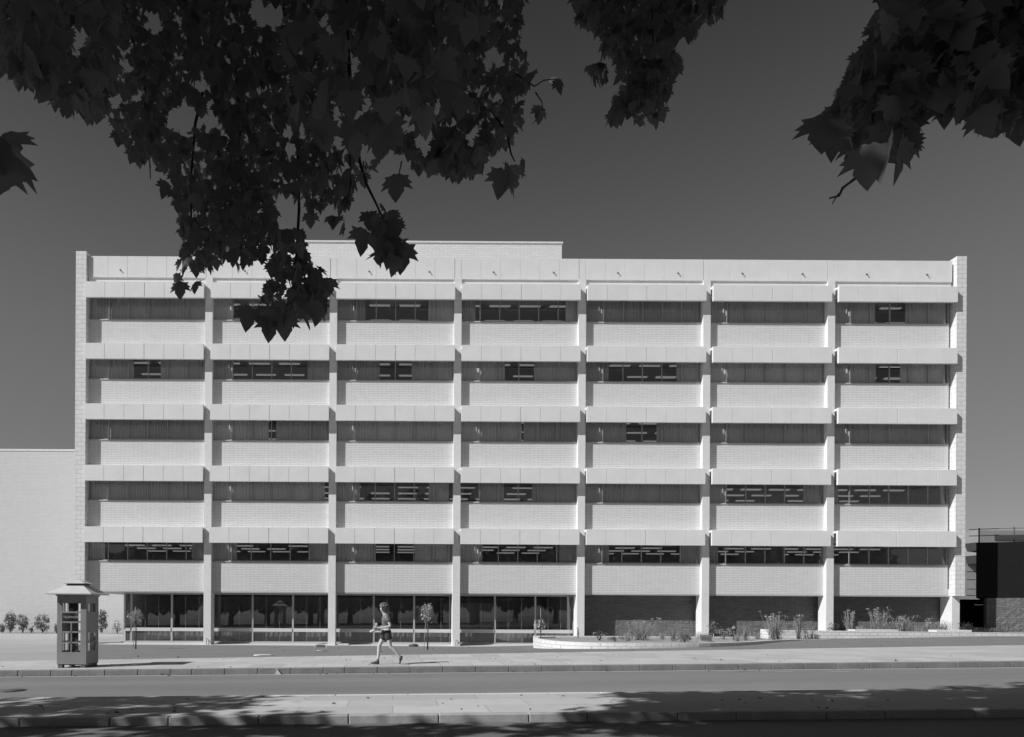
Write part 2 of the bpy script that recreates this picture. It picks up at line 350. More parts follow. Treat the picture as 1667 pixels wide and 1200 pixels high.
def curtain(x0, x1, d0, z0, z1, seed, amp=0.042, wl=0.17):
    r_ = random.Random(seed); mb = MB(); n = max(4, int((x1-x0)/0.02)); vs = []
    ph = r_.uniform(0, 6); 
    for i in range(n+1):
        x = x0+(x1-x0)*i/n; y = d0+amp*(.75+.35*math.sin(x*1.7+ph*2))*math.sin((x+.03*math.sin(x*4.3+ph))/wl*6.283+ph)+0.018*math.sin(x*3.1+ph)+r_.uniform(-.004,.004)
        vs += [(x, y, z0), (x, y+r_.uniform(-.006,.006), z1)]
    mb.add(vs, [(2*i, 2*i+2, 2*i+3, 2*i+1) for i in range(n)], True); return mb
lights = []
for r in range(5):
    for i in range(7):
        o = part('window', fm, None, office, (BX[i], YB, ZT[r]))
        part('pane', pane, None, o, (BX[i], YB, ZT[r])); part('sill', slm, None, o, (BX[i], YB, ZT[r]))
        xa, xb_ = BX[i]-0.15, BX[i]+6.42
        segs = []; cur = xa; op = sorted(OPEN.get((r,i), []))
        for (p0, p1) in op:
            u0, u1 = pxx(p0, r), pxx(p1, r)
            if u0-cur > 0.1: segs.append((cur, u0))
            cur = max(cur, u1)
            lights.append((r, u0, u1))
        if xb_-cur > 0.1: segs.append((cur, xb_))
        for (u0, u1) in segs: part('curtain', curtain(u0, u1, YB+0.185, ZT[r]+zs-0.0, ZT[r]-0.42, r*10+i), M['curtain'], o)
# fluorescent fittings seen through the open windows
b = MB(); b.box(-0.58, 0.58, -0.08, 0.08, -0.05, -0.004); lm = b.mesh('ceiling_light', M['lamp'])
cand = []; more = MB(); seen = set()
for (r, u0, u1) in lights:
    for row in range(5):
        d = 39.75+2.05*row; k0 = d/38.85
        zc = ZT[r]-0.43
        if (zc-CAMH)/d*38.68 < ZT[r]-1.80-CAMH: continue
        for k in range(-10, 20):
            x = 0.85+1.705*k
            if x+0.58 > u0*k0 and x-0.58 < u1*k0 and -17 < x < 30.6 and (r, row, k) not in seen and not any(abs(x-cx) < 0.7 for cx in COLX[1::2] if d > 43):
                seen.add((r, row, k)); cand.append((d, x, zc))
cand = [c_ for c_ in cand if random.random() > .07]; cand.sort()
for (d, x, zc) in cand[:100]: part('ceiling_light', lm, None, office, (x, d, zc))
for (d, x, zc) in cand[100:]: more.box(x-0.58, x+0.58, d-0.1, d+0.1, zc-0.07, zc-0.004)
if more.v: o = part('ceiling_light_rows', more, M['lamp'], office); o['kind'] = 'stuff'
# penthouse
b = MB(); b.box(-9.3, 10.47, 44.0, 49.5, 20.36, 23.4+CAMH-.1); ph_ = part('penthouse', b, M['pent'], office)
b = MB(); b.box(-9.36, 10.53, 43.95, 49.55, 23.4+CAMH-.098, 23.4+CAMH); part('coping', b, M['coping'], ph_)
# ground floor glazing, bays 1-4, and stone wall, bays 5-7
YG = 39.40; zg0 = -0.187; third = 6.82/3
fr_list = []
cx_ = [-17.005]+COLX
for i in range(4):
    for k in range(3):
        a = cx_[i]+third*k; bb = a+third
        if i == 0:
            if k == 0: a = -15.1
        if k == 2 and i == 3: bb = COLX[3]-0.1
        fr_list.append((a, bb))
for (a, bb) in fr_list:
    b = MB(); w = bb-a
    b.box(0, 0.05, 0, 0.12, 0, SOF-0.06-zg0-.002); b.box(w-0.05, w-.001, 0, 0.12, 0, SOF-0.06-zg0-.002)
    b.box(0.052, w-0.052, 0.01, 0.11, 0, 0.05); b.box(0.052, w-0.052, 0.01, 0.11, SOF-0.06-zg0-0.09, SOF-0.06-zg0-0.003)
    o = part('shopfront_window', b, M['frame'], office, (a, YG, zg0))
    b = MB(); b.add([(0.05,0.06,0.05),(w-0.05,0.06,0.05),(w-0.05,0.06,2.67),(0.05,0.06,2.67)], [(0,1,2,3)]); part('pane', b, M['shopglass'], o, (a, YG, zg0))
    b = MB(); b.box(0.052, w-0.052, -0.03, 0.055, 0.60, 0.79); part('transom', b, M['transom'], o, (a, YG, zg0))
    part('curtain', curtain(a+0.06, bb-0.06, YG+0.30, zg0+0.02, 0.42, 5, 0.02, 0.3), M['lowcurtain'], o)
    b = MB()
    for q in (1/3, 2/3): b.box(w*q-0.010, w*q+0.010, 0.066, 0.085, 0.05, 2.6)
    part('glazing_bar', b, M['frame'], o, (a, YG, zg0))
b = MB(); b.box(-15.1, 10.2, YG-0.05, YG+0.2, -0.8, zg0-0.004); part('plinth', b, M['kerbedge'], office)
b = MB(); b.box(-15.16, -15.102, YG, 49.0, -0.6, SOF-.062); b.box(-15.1, 10.6, 48.8, 48.95, -0.6, SOF-0.062); b.box(10.3, 10.45, YG+.2, 48.7, -0.6, SOF-0.062); part('ground_floor_wall', b, M['interior'], office)
b = MB(); b.box(-15.1, 10.29, YG+0.2, 48.79, -0.3, -0.19); part('ground_floor', b, M['floor'], office)
b = MB(); b.box(-17.0, -15.17, 44.5, 44.8, 2.2, 2.45); part('canopy_beam', b, M['soffit'], office)
for i in range(3):
    x0 = COLX[3+i]; x1 = COLX[4+i] if i < 2 else 30.9
    b = MB(); b.box(x0+.002, x1-.002, 39.38, 39.7, -0.8, SOF-0.062); part('stone_wall', b, M['stone'], office)
# pale curtained inner window and desks glimpsed through the fourth shopfront
b = curtain(3.2, 6.6, 44.6, 0.3, 2.15, 3, 0.03, 0.45); part('inner_curtain', b, M['lamp'] if False else M['transom'], office)

# ---------------------------------------------------------------- annex building on the left
annex = thing('annex_building', 'low windowless white brick wing left of the office block', 'building', (-40, 52, -0.2))
b = MB(); b.box(-75, -12, 52, 66, -0.8, 11.98+CAMH-0.15); part('wall', b, M['annex'], annex)
b = MB(); b.box(-75.03, -11.97, 51.97, 66.03, 11.98+CAMH-0.148, 11.98+CAMH); part('coping', b, M['coping'], annex)

# ---------------------------------------------------------------- neighbours at the right
dk = thing('clad_building', 'black clad overhanging box at the right edge beyond the office block', 'building', (37, 40, 0.3))
def slab4(p0, p1, depth, z0, z1):
    a, b2 = Vector(p0), Vector(p1); n = Vector((-(b2.y-a.y), b2.x-a.x)).normalized()*depth
    q = [a, b2, b2+n, a+n]; return [(v.x, v.y, z0) for v in q], [(v.x, v.y, z1) for v in q]
b = MB(); q = [(33.45,40.2),(43,36.8),(52,44),(39.6,47)]; b.hexa([(x,y,1.03+CAMH) for x,y in q], [(x,y,4.2+CAMH) for x,y in q]); part('cladding', b, M['dark'], dk)
b = MB()
for k in range(7):
    t = 0.02+k*0.16; x = 33.45+9.55*t; y = 40.3-3.4*t
    b.tube([(x, y, 4.2+CAMH), (x, y, 5.05+CAMH)], 0.035, 6)
for z in (4.98, 4.6): b.tube([(33.2, 40.4, z+CAMH), (43, 36.9, z+CAMH)], 0.022, 6)
part('railing', b, M['spout'], dk)
b = MB()
for z in (2.52, 2.06, 1.52, 1.15): b.box(33.05, 33.5, 40.3, 40.36, z+CAMH, z+CAMH+0.04)
part('bracket', b, M['spout'], dk)
b = MB(); b.box(31.4, 46, 43.4, 43.8, -0.5, 1.02+CAMH); part('rear_wall', b, M['dark'], dk)  # shade of the open recess is put into this wall's near-black colour
b = MB(); b.hexa(*slab4((33.85, 39.95), (43, 36.7), .35, -.5, 1.02+CAMH)); part('stone_wall', b, M['stone'], dk)
b = MB(); b.tube([(33.6, 40.45, 2.17), (35.3, 40.45, 2.17)], 0.03, 8); part('pipe', b, M['coping'], dk)
fb_ = thing('distant_flats', 'pale concrete flats with dark boxy balconies seen beyond the right end', 'building', (62, 72, 0))
b = MB(); b.box(57.0, 61.6, 72, 84, -0.8, 5.6+CAMH); b.box(62.2, 82, 74.5, 84, -0.8, 9.1+CAMH); part('wall', b, M['farwall'], fb_)
b = MB(); b.box(63.9, 70.0, 74.40, 74.49, 8.1+CAMH, 8.65+CAMH); part('window', b, M['fardark'], fb_)
for z in (6.35, 4.7+0.35):
    b = MB(); b.hexa([(58.9,70.6,z+CAMH+.25),(60.6,70.4,z+CAMH),(61.0,71.9,z+CAMH),(58.9,71.9,z+CAMH+.25)], [(58.6,70.6,z+CAMH+1.05),(61.0,70.4,z+CAMH+1.05),(61.0,71.9,z+CAMH+1.05),(58.6,71.9,z+CAMH+1.05)])
    part('balcony', b, M['fardark'], fb_)

# ---------------------------------------------------------------- leaves
HALF = [(0,0),(.10,-.07),(.26,.00),(.50,-.04),(.43,.12),(.62,.26),(.50,.32),(.66,.52),(.44,.47),(.30,.46),(.33,.60),(.24,.72),(.17,.84),(0,1.06)]
def leafproto():
    pts = HALF + [(-x, y) for x, y in reversed(HALF[1:-1])]
    v = [(0, .30, 0)] + [(x, y, -0.28*abs(x) - 0.18*y*y) for x, y in pts]
    n = len(pts); f = [(0, 1+i, 1+(i+1) % n) for i in range(n)]
    return np.array(v), np.array(f)
LV, LF = leafproto()
SV = np.array([(0,0,0),(.22,.35,-.05),(0,1,-.12),(-.22,.35,-.05)], float); SF = np.array([(0,1,2),(0,2,3)])
def rotmat(ax, ay, az):
    cx, sx, cy, sy, cz, sz = np.cos(ax), np.sin(ax), np.cos(ay), np.sin(ay), np.cos(az), np.sin(az)
    n = len(ax); o = np.ones(n); z = np.zeros(n)
    Rx = np.array([[o,z,z],[z,cx,-sx],[z,sx,cx]]).transpose(2,0,1); Ry = np.array([[cy,z,sy],[z,o,z],[-sy,z,cy]]).transpose(2,0,1)
    Rz = np.array([[cz,-sz,z],[sz,cz,z],[z,z,o]]).transpose(2,0,1)
    return Rz @ Rx @ Ry
def leafmesh(name, P, size, mat, droop=1.0, spread=0.5, proto=None, az=None):
    """P (n,3) leaf bases; tip points down by droop (1 = straight down)"""
    V_, F_ = proto if proto is not None else (LV, LF)
    P = np.asarray(P, float); n = len(P); size = np.broadcast_to(np.asarray(size, float), (n,))
    ax = -np.pi/2*droop + rng.normal(0, spread, n); ay = rng.normal(0, 0.55, n)
    if az is None: az = rng.uniform(0, 2*np.pi, n)
    R = rotmat(ax, ay, az)
    W = np.einsum('nij,vj->nvi', R, V_)*size[:,None,None] + P[:,None,:]
    nv, nf = len(V_), len(F_)
    verts = W.reshape(-1,3); faces = (F_[None]+ (np.arange(n)*nv)[:,None,None]).reshape(-1,3)
    me = bpy.data.meshes.new(name); me.vertices.add(len(verts)); me.vertices.foreach_set('co', verts.ravel())
    me.loops.add(len(faces)*3); me.loops.foreach_set('vertex_index', faces.ravel().astype(np.int32))
    me.polygons.add(len(faces)); me.polygons.foreach_set('loop_start', np.arange(0, len(faces)*3, 3, dtype=np.int32))
    me.materials.append(mat); me.update(calc_edges=True); me.validate(); return me
def inpoly(x, y, poly):
    c_ = False; j = len(poly)-1
    for i in range(len(poly)):
        xi, yi = poly[i]; xj, yj = poly[j]
        if (yi > y) != (yj > y) and x < (xj-xi)*(y-yi)/(yj-yi)+xi: c_ = not c_
        j = i
    return c_
HOLES = [(197,122,9,20),(188,182,10,10),(300,212,27,16),(342,208,8,16),(425,40,20,14),(452,45,12,18),(128,88,8,26),(470,232,9,8),
         (552,228,11,22),(575,128,9,22),(592,192,14,14),(800,112,12,14),(655,222,12,12),(690,250,13,20),(250,60,8,12),(648,285,20,20),(535,62,6,18),(600,262,12,14),(475,262,10,9),(330,160,6,8),(715,190,8,12),(770,240,8,14)]
def foliage(poly, n, d0, d1, s0, s1, dy=-14, holes=HOLES, pw_=1.0):
    xs = [q[0] for q in poly]; ys = [q[1] for q in poly]; P = []; Sz = []
    while len(P) < n:
        x = random.uniform(min(xs), max(xs)); y = random.uniform(min(ys), max(ys))
        if not inpoly(x, y, poly): continue
        if any(((x-hx)/(rx+6))**2+((y+10-hy)/(ry+10))**2 < 1 for hx, hy, rx, ry in holes): continue
        d = random.uniform(d0, d1); P.append(at(x, y+dy, d)); Sz.append(random.uniform(s0, s1))
    return P, Sz
A = [(0,-120),(0,120),(40,145),(90,175),(140,190),(178,190),(195,235),(225,275),(255,262),(270,290),(300,320),(440,330),(470,318),(500,345),(560,345),(590,300),(640,262),(700,285),(780,290),(795,262),(835,240),(850,205),(845,165),(868,140),(868,120),(845,85),(850,40),(858,-120)]
B = [(290,315),(440,325),(450,365),(445,410),(425,430),(400,438),(345,440),(305,455),(292,440),(298,400),(288,350)]
C1 = [(440,400),(458,385),(492,385),(498,430),(515,445),(525,470),(532,510),(505,520),(470,528),(425,528),(418,515),(432,480),(438,455)]
D1 = [(600,350),(625,345),(648,362),(660,385),(655,425),(640,440),(630,425),(605,400)]
E1 = [(640,235),(700,230),(790,245),(780,285),(745,295),(700,280),(655,270)]
G = [(938,-60),(940,40),(965,62),(990,90),(1008,110),(1020,135),(1035,130),(1080,125),(1105,115),(1100,95),(1090,75),(1110,50),(1128,62),(1140,40),(1172,30),(1185,-60)]
G2 = [(1020,130),(1080,125),(1088,150),(1080,190),(1062,205),(1040,205),(1015,190),(1000,205),(990,200),(1008,165)]
G3 = [(960,105),(985,105),(985,135),(965,135)]
H = [(1385,110),(1378,160),(1350,188),(1335,218),(1362,205),(1395,205),(1412,232),(1432,255),(1455,255),(1483,236),(1490,200),(1530,180),(1590,190),(1660,215),(1740,230),(1760,-120),(1470,-120),(1440,20),(1410,80)]  # real hanging spray, plus added leaves to its right imitating dark lens fall-off
PL = []; SL = []
def addf(t): PL.extend(t[0]); SL.extend(t[1])
addf(foliage(A, 6900, 4.6, 8.2, .055, .115)); addf(foliage(B, 480, 4.6, 6.5, .05, .105)); addf(foliage(C1, 230, 4.4, 5.8, .055, .11))
addf(foliage(D1, 40, 4.0, 4.8, .075, .125)); addf(foliage(E1, 260, 5.0, 7.5, .07, .13))
addf(foliage([(0,-60),(0,110),(60,150),(110,180),(165,190),(185,120),(190,-60)], 240, 2.9, 3.8, .07, .12, -20))
addf(foliage([(455,-60),(460,190),(520,250),(640,230),(760,180),(800,-60)], 230, 3.2, 4.4, .09, .14, -20))
HERO = [(-4,222,2.6,.24),(14,232,2.6,.25),(0,250,2.7,.22),(10,215,2.7,.2),(645,283,4.4,.20),(820,275,4.2,.19),(836,268,4.4,.15),(855,262,4.5,.13),(828,282,4.2,.20),(880,172,5,.14),(884,185,5,.13),(908,128,5,.12),(898,126,5.4,.07),
        (535,452,4.6,.14),(285,445,5,.13),(292,458,5,.15),(318,458,5,.12),(505,345,5,.13),(548,352,5,.15),(700,262,5,.13),(272,296,5,.14),(283,310,5,.13),(470,372,4.8,.16),(540,350,5,.12),(560,362,5,.14),
        (405,500,4.4,.17),(430,505,4.4,.18),(462,510,4.4,.19),(495,505,4.4,.17),(520,492,4.4,.18),(440,515,4.4,.18),(630,400,4.2,.22),(655,395,4.2,.2),(612,385,4.2,.2),(592,372,4.2,.18),(790,232,4.6,.17),(640,215,5,.16)]
HP = [at(x, y, d) for x, y, d, s in HERO]; HS = [s*.82 for *_, s in HERO]
PR = []; SR = []
for t in (foliage(G, 820, 6.2, 8.5, .09, .15, -12, []), foliage(G2, 150, 6.2, 7.6, .09, .14, -14, []), foliage(G3, 14, 6.3, 7, .09, .12, -8, []), foliage(H, 2300, 3.0, 5.2, .075, .14, -14, [(1480,195,6,5)])):
    PR.extend(t[0]); SR.extend(t[1])
for x, y, d, s in ((1345,185,2.8,.17),(1365,188,2.8,.15),(1335,200,2.9,.14),(1395,215,3,.14),(1415,235,2.8,.16),(1445,235,2.8,.17),(1470,225,2.8,.16),(1380,205,3,.12)): PR.append(at(x, y, d)); SR.append(s)
PLV = list(PL); PRV = list(PR)
# overhead canopy (outside the view) that throws the dapple on median and roads
SUN = Vector((1.08, 0.55, -1.0))
def canopy(xr, dr, ncl, P_, S_, leaves=62, rad=0.62, hp=(0.3, 2.6), cond=None):
    k = 0
    while k < ncl:
        X = random.uniform(*xr); D = random.uniform(*dr)
        if cond and not cond(X, D): continue
        k += 1
        h = (0.9*D+1.5)/1.495 + 0.6 + random.uniform(*hp)
        c0 = Vector((X, D, zr(X))) - SUN*h
        rr = rad*random.uniform(.7, 1.2)
        for _ in range(leaves):
            q = Vector([random.gauss(0, .45) for _ in range(3)]); P_.append(c0+q*rr); S_.append(random.uniform(.17, .26))
canopy((-15, -0.9), (9.0, 13.2), 98, PL, SL, cond=lambda X, D: X < -0.9-(D-9)*0.33 and not (abs(D-11.0-0.10*(X+4)) < 0.10 and X > -6.0))
canopy((3.7, 21), (9.0, 17.0), 135, PR, SR, cond=lambda X, D: (D < 13.3 and X > 3.9+abs(D-11)*.35) or (X > 9.8 and D < 13.3+(X-9.8)*.5))
canopy((-2, 5), (9.0, 10.3), 16, PR, SR, leaves=45)
def shadecap(src, P_, S_, n, leaves=26):
    k = 0
    while k < n:
        q = src[random.randrange(len(src))]; t = random.uniform(1.6, 5.0); c0 = q - SUN*t
        sl_ = (c0.z-CAMH)/max(c0.y, .01); xx = abs(c0.x/max(c0.y, .01)*F+PX-833)
        if c0.y > 0.3 and sl_ < 1.0 and xx < 950: 
            if random.random() < .93: continue
            continue
        k += 1
        for _ in range(leaves): P_.append(c0+Vector([random.gauss(0, .28) for _ in range(3)])); S_.append(random.uniform(.16, .26))
srcL = PLV; srcR = PRV
near = PLV[-490:]
shadecap(srcL[::3]+near*5+HP*6+[at(a, b_, 5) for a, b_ in ((450,480),(480,500),(420,440),(500,460),(630,400),(630,430),(620,370),(820,280),(890,180))*25], PL, SL, 330)
shadecap(srcR+[p_ for p_ in srcR if p_.y < 5.3]*2, PR, SR, 330, 34)
def twigpath(mb, pts, r0, r1):
    P = [at(x, y, d) for x, y, d in pts]; n = len(P); mb.tube(P, [r0+(r1-r0)*i/(n-1) for i in range(n)], 6)
def tree(label, trunk_pts, trunk_r, limbs, twigs, P_, S_, extra=None):
    t = thing('plane_tree', label, 'tree', trunk_pts[0], 'plane trees overhanging the street')
    b = MB(); b.tube(trunk_pts, trunk_r, 14); part('trunk', b, M['bark'], t)
    for pts, r0, r1 in limbs:
        b = MB(); n = len(pts); b.tube(pts, [r0+(r1-r0)*i/(n-1) for i in range(n)], 9); part('limb', b, M['bark'], t)
    for pts, r0, r1 in twigs:
        b = MB(); twigpath(b, pts, r0, r1); part('twig', b, M['twig'], t)
    P_ = list(P_); S_ = list(S_); ex = extra or ([], [])
    az = np.concatenate([rng.uniform(0, 2*np.pi, len(P_)), rng.normal(math.pi, 0.6, len(ex[0]))])
    part('crown', leafmesh('crown', P_+list(ex[0]), S_+list(ex[1]), M['leaf'], 0.95, 0.45, az=az), None, t)
    return t
tree('plane tree whose leafy boughs fill the upper left of the view', [(-8.5,-3,zr(-8.5)),(-8.4,-2.9,2.5),(-8.2,-2.6,5),(-8,-2,7)], [.42,.36,.30,.24],
     [([(-8.2,-2.6,5),(-6.5,0,7),(-4.6,2,7.6),(-3.4,3.6,7.4),(-2.4,4.6,7.2)], .2, .05), ([(-8,-2,7),(-10,2,8.5),(-13,5,9.5),(-15,7,10)], .2, .05), ([(-8,-2,7),(-10,0.5,9),(-12,3,10),(-14,4,10.5)], .18, .04),
      ([(-6.5,0,7),(-6.4,2,7.3),(-5.8,3.4,7.4),(-4.9,4.4,7.2)], .1, .03)],
     [([(560,-40,6),(565,60,5.8),(570,130,5.6),(570,210,5.4),(585,260,5.2),(597,300,5.0),(612,330,4.7),(628,365,4.4)], .022, .006), ([(455,-30,6),(480,120,5.8),(485,250,5.6),(487,340,5.3),(482,420,4.9),(478,480,4.7)], .020, .006),
      ([(568,200,5.6),(571,300,5.3),(562,345,5.1)], .010, .004), ([(500,440,4.7),(520,455,4.6),(545,482,4.6)], .006, .003), ([(745,150,6),(800,180,5.6),(825,215,5),(832,250,4.6),(838,262,4.4)], .012, .004),
      ([(840,120,5.4),(870,140,5.2),(885,130,5.1),(905,128,5)], .006, .003), ([(872,150,5.2),(882,165,5.1),(884,180,5)], .005, .003), ([(330,150,6),(318,200,6),(310,300,5.8),(312,380,5.6),(300,440,5.4),(287,470,5.2)], .014, .004),
      ([(380,60,6),(390,200,6),(395,330,5.8),(392,430,5.6)], .02, .006), ([(205,30,6),(235,120,6),(240,200,6),(245,290,5.8)], .014, .004), ([(654,262,4.6),(650,280,4.5),(646,300,4.4)], .005, .003), ([(-60,120,3),(-30,190,2.8),(0,228,2.65),(6,240,2.6)], .008, .003)], PL, SL, (HP, HS))
tree('plane tree with boughs hanging in at the upper right, filled out with added leaves to darken the corner', [(9.5,-4,zr(9.5)),(9.3,-3.8,2.5),(9,-3.2,5),(8.2,-2.6,7)], [.40,.34,.28,.22],
     [([(9,-3.2,5),(7,0,7.5),(5,3.5,9),(4.2,4.6,9.2),(3.8,5.4,9.2)], .2, .05), ([(8.2,-2.6,7),(5,1,10),(2,5,12),(0,7,12.8)], .2, .05), ([(8.2,-2.6,7),(10,2,10),(12,5,12.5),(13,7,13)], .2, .05), ([(7,0,7.5),(5,2,6.2),(3.6,3.2,5.2)], .09, .03)],
     [([(1060,-40,7),(1062,40,7),(1066,120,7),(1052,170,7),(1040,205,7)], .014, .004), ([(1000,-40,7),(985,60,6.8),(975,120,6.6)], .01, .004), ([(1000,70,6.9),(1030,90,6.9),(1090,110,6.9)], .008, .003),
      ([(1560,60,3.4),(1490,170,3.2),(1440,225,3.1),(1412,258,3.05),(1392,290,3.0),(1372,305,3.0),(1366,318,3.0),(1350,322,3.0)], .012, .0035), ([(1366,314,3),(1360,322,3),(1355,331,3)], .004, .002), ([(1392,268,3.03),(1400,260,3.03),(1411,255,3.03)], .003, .0025)], PR, SR)

# trees across the street behind the viewpoint (mirrored in the glass, they close off the low sky)
cr = []
for _ in range(2600):
    a, z, q = random.uniform(0, 6.283), random.uniform(-1, 1), random.uniform(.45, 1)**.6
    w_ = math.sqrt(1-z*z); cr.append((4.6*q*w_*math.cos(a)+random.gauss(0,.3), 4.6*q*w_*math.sin(a)+random.gauss(0,.3), 6.6+4.9*q*z))
cm = leafmesh('crown', cr, [random.uniform(.5, .85) for _ in cr], M['parkleaf'], .6, .6)
tb = MB(); tb.tube([(0,0,-.6),(.1,0,1.5),(0,.1,3.5),(.2,0,6.5)], [.45,.34,.3,.16], 12); tb.tube([(0,.1,3),(1.6,.4,5.2),(2.6,.3,7.5)], [.2,.12,.05], 8); tb.tube([(0,.1,3.2),(-1.5,-.4,5.4),(-2.4,0,7.6)], [.2,.12,.05], 8)
tm = tb.mesh('trunk', M['bark'])
for k, x in enumerate(range(-66, 67, 6)):
    px_, py_ = x+random.uniform(-1,1), -22+random.uniform(-2,2)
    t = thing('park_tree', 'broad tree in the park row across the street, mirrored in the shopfronts', 'tree', (px_, py_, zr(px_)), 'park trees across the street')
    part('trunk', tm, None, t, (px_, py_, zr(px_))); o = part('crown', cm, None, t, (px_, py_, zr(px_))); o.rotation_euler.z = random.uniform(0, 6)

# ---------------------------------------------------------------- shrubs and plants
def clump(n, rx, ry, z0, z1, hollow=0.3, seed=0, shape=1.0):
    r_ = random.Random(seed); P = []
    while len(P) < n:
        q = Vector((r_.uniform(-1,1), r_.uniform(-1,1), r_.uniform(-1,1)))
        if hollow < q.length < 1: P.append((q.x*rx, q.y*ry, (z0+z1)/2+q.z*(z1-z0)/2))
    # break up into uneven tufts
    cen = [(r_.uniform(-rx,rx)*.7, r_.uniform(-ry,ry)*.7, r_.uniform(z0, z1)) for _ in range(9)]
    out = []
    for q in P:
        if r_.random() < .12: out.append(tuple(v*r_.uniform(.9,1.18) if k_ < 2 else v+r_.uniform(-.05,.08) for k_, v in enumerate(q))); continue
        c2 = min(cen, key=lambda k: (k[0]-q[0])**2+(k[1]-q[1])**2+(k[2]-q[2])**2)
        t = r_.uniform(0, .55); out.append(tuple(a*(1-t)+b_*t for a, b_ in zip(q, c2)))
    return out
def shrub(name, label, cat, loc, h, w, n, ls, mat, seed, stems=5, droop=0.2, group=None, zlow=0.08, stalk=None, blades=0, flowers=0, flowmat='flower', wy=None):
    t = thing(name, label, cat, loc, group); r_ = random.Random(seed); L0 = Vector(loc); wy = wy or w
    b = MB()
    for k in range(stems):
        a = r_.uniform(0, 6.28); e = Vector((math.cos(a)*w*r_.uniform(.2,.8), math.sin(a)*wy*r_.uniform(.2,.8), h*r_.uniform(.6,.95)))
        b.tube([(0,0,-0.05), tuple(e*0.5+Vector((0,0,h*.08))), tuple(e)], [.014,.009,.004], 5)
    part('stem', b, M['twig'] if mat != 'grassleaf' else M[mat], t, L0)
    if n:
        P = clump(int(n*1.5), w, wy, h*zlow, h, .15, seed); part('foliage', leafmesh('foliage', P, [r_.uniform(.6,1.3)*ls for _ in P], M[mat], droop, 0.7, (SV, SF)), None, t, L0)
    if blades:
        P = [(r_.gauss(0, w*.22), r_.gauss(0, wy*.22), 0) for _ in range(int(blades*1.7))]
        bp = np.array([(-.013,0,0),(.013,0,0),(.009,.55,.06),(-.009,.55,.06),(0,1,.24)]); bf = np.array([(0,1,2),(0,2,3),(3,2,4)])
        part('blades', leafmesh('blades', P, [r_.uniform(.5,1.05)*h for _ in P], M['grassleaf'], -0.82, 0.26, (bp, bf)), None, t, L0)
    if flowers:
        P = []; b = MB()
        for k in range(flowers):
            e = Vector((r_.uniform(-w,w), r_.uniform(-wy,wy), h*r_.uniform(.72,1.05))); b.tube([(e.x*.3, e.y*.3, 0), tuple(e)], [.008,.004], 4)
            for _ in range(9): P.append((e.x+r_.gauss(0,.045), e.y+r_.gauss(0,.045), e.z+r_.gauss(0,.03)))
        part('stalk', b, M['grassleaf'], t, L0)
        part('flower_head', leafmesh('flower_head', P, [.06]*len(P), M[flowmat], 0.1, 0.9, (SV, SF)), None, t, L0)
    return t
D5 = 50.6
def wallshrub(px, h, w, seed, label, n=420, mat='shrubleaf', ls=.17, droop=.3):
    x = X_at(px, D5, 1030); shrub('shrub', label, 'shrub', (x, D5, -0.09), h, w, n, ls, mat, seed, 7, droop, 'shrubs along the foot of the annex wall')
wallshrub(17, 1.65, .42, 1, 'tall feathery shrub, left one of the leaning pair against the annex wall')
wallshrub(37, 1.4, .46, 2, 'shrub with drooping leaf clusters against the annex wall, joined to the tall feathery one', 300)
wallshrub(69, 1.42, .55, 3, 'bushy shrub alone against the annex wall between the pair and the telephone box', 380)
wallshrub(3, .7, .22, 4, 'small low shrub against the annex wall at the left edge', 90)
wallshrub(51, .45, .16, 5, 'tiny seedling between two shrubs at the annex wall', 40)
wallshrub(166, 1.75, .40, 6, 'dense upright shrub just right of the telephone box', 480)
wallshrub(191, 1.0, .40, 7, 'sparse arching shrub beside the left end of the shopfront', 110, ls=.12)
wallshrub(92, .8, .2, 8, 'small shrub half hidden behind the telephone box', 60)
# young staked trees on the lawn
def sapling(px, py, d, h, zc0, zc1, w, n, seed, label, stake=(-.14, 1.9), strap=True, low=0):
    base = at(px, py, d); loc = (base.x, d, base.z); t = thing('young_tree', label, 'tree', loc, 'young staked trees on the lawn'); r_ = random.Random(seed)
    b = MB(); b.tube([(0,0,-.1),(.01,0,h*.4),(-.015,0,h*.7),(0,0,h*.97)], [.035,.028,.022,.008], 8); 
    for k in range(7):
        a = r_.uniform(0,6.28); z = r_.uniform(zc0, zc1); b.tube([(0,0,z-.2),(math.cos(a)*w*.7, math.sin(a)*w*.7, z+.1)], [.008,.003], 5)
    part('trunk', b, M['bark'], t, loc)
    b = MB(); b.tube([(stake[0],.05,-.05),(stake[0]*.8+.01,.05,stake[1]*.55),(stake[0]*.25,.05,stake[1])], [.012,.012,.010], 6); part('stake', b, M['stake'], t, loc)
    P = clump(n, w, w, zc0, zc1, .1, seed)
    for k in range(low): P.append((r_.gauss(.22*(1 if low > 0 else 0), .06), r_.gauss(0,.05), r_.uniform(1.1,1.3)))
    part('crown', leafmesh('crown', P, [r_.uniform(.08,.15) for _ in P], M['paleleaf'], 0.55, 0.6, (SV, SF)), None, t, loc)
sapling(221, 1055, 33, 2.0, 1.15, 1.85, .36, 300, 21, 'young staked tree in front of the first shopfront bay', low=8)
sapling(696, 1059, 31.2, 2.15, 1.28, 2.12, .30, 330, 22, 'young staked tree with the fullest round head, right of the walker', stake=(-.16, 1.6), low=7)
sapling(880, 1056, 35.5, 1.65, .92, 1.55, .33, 170, 23, 'young tree with a tall straight pole behind the nose of the planter', stake=(.0, 2.0), low=14)

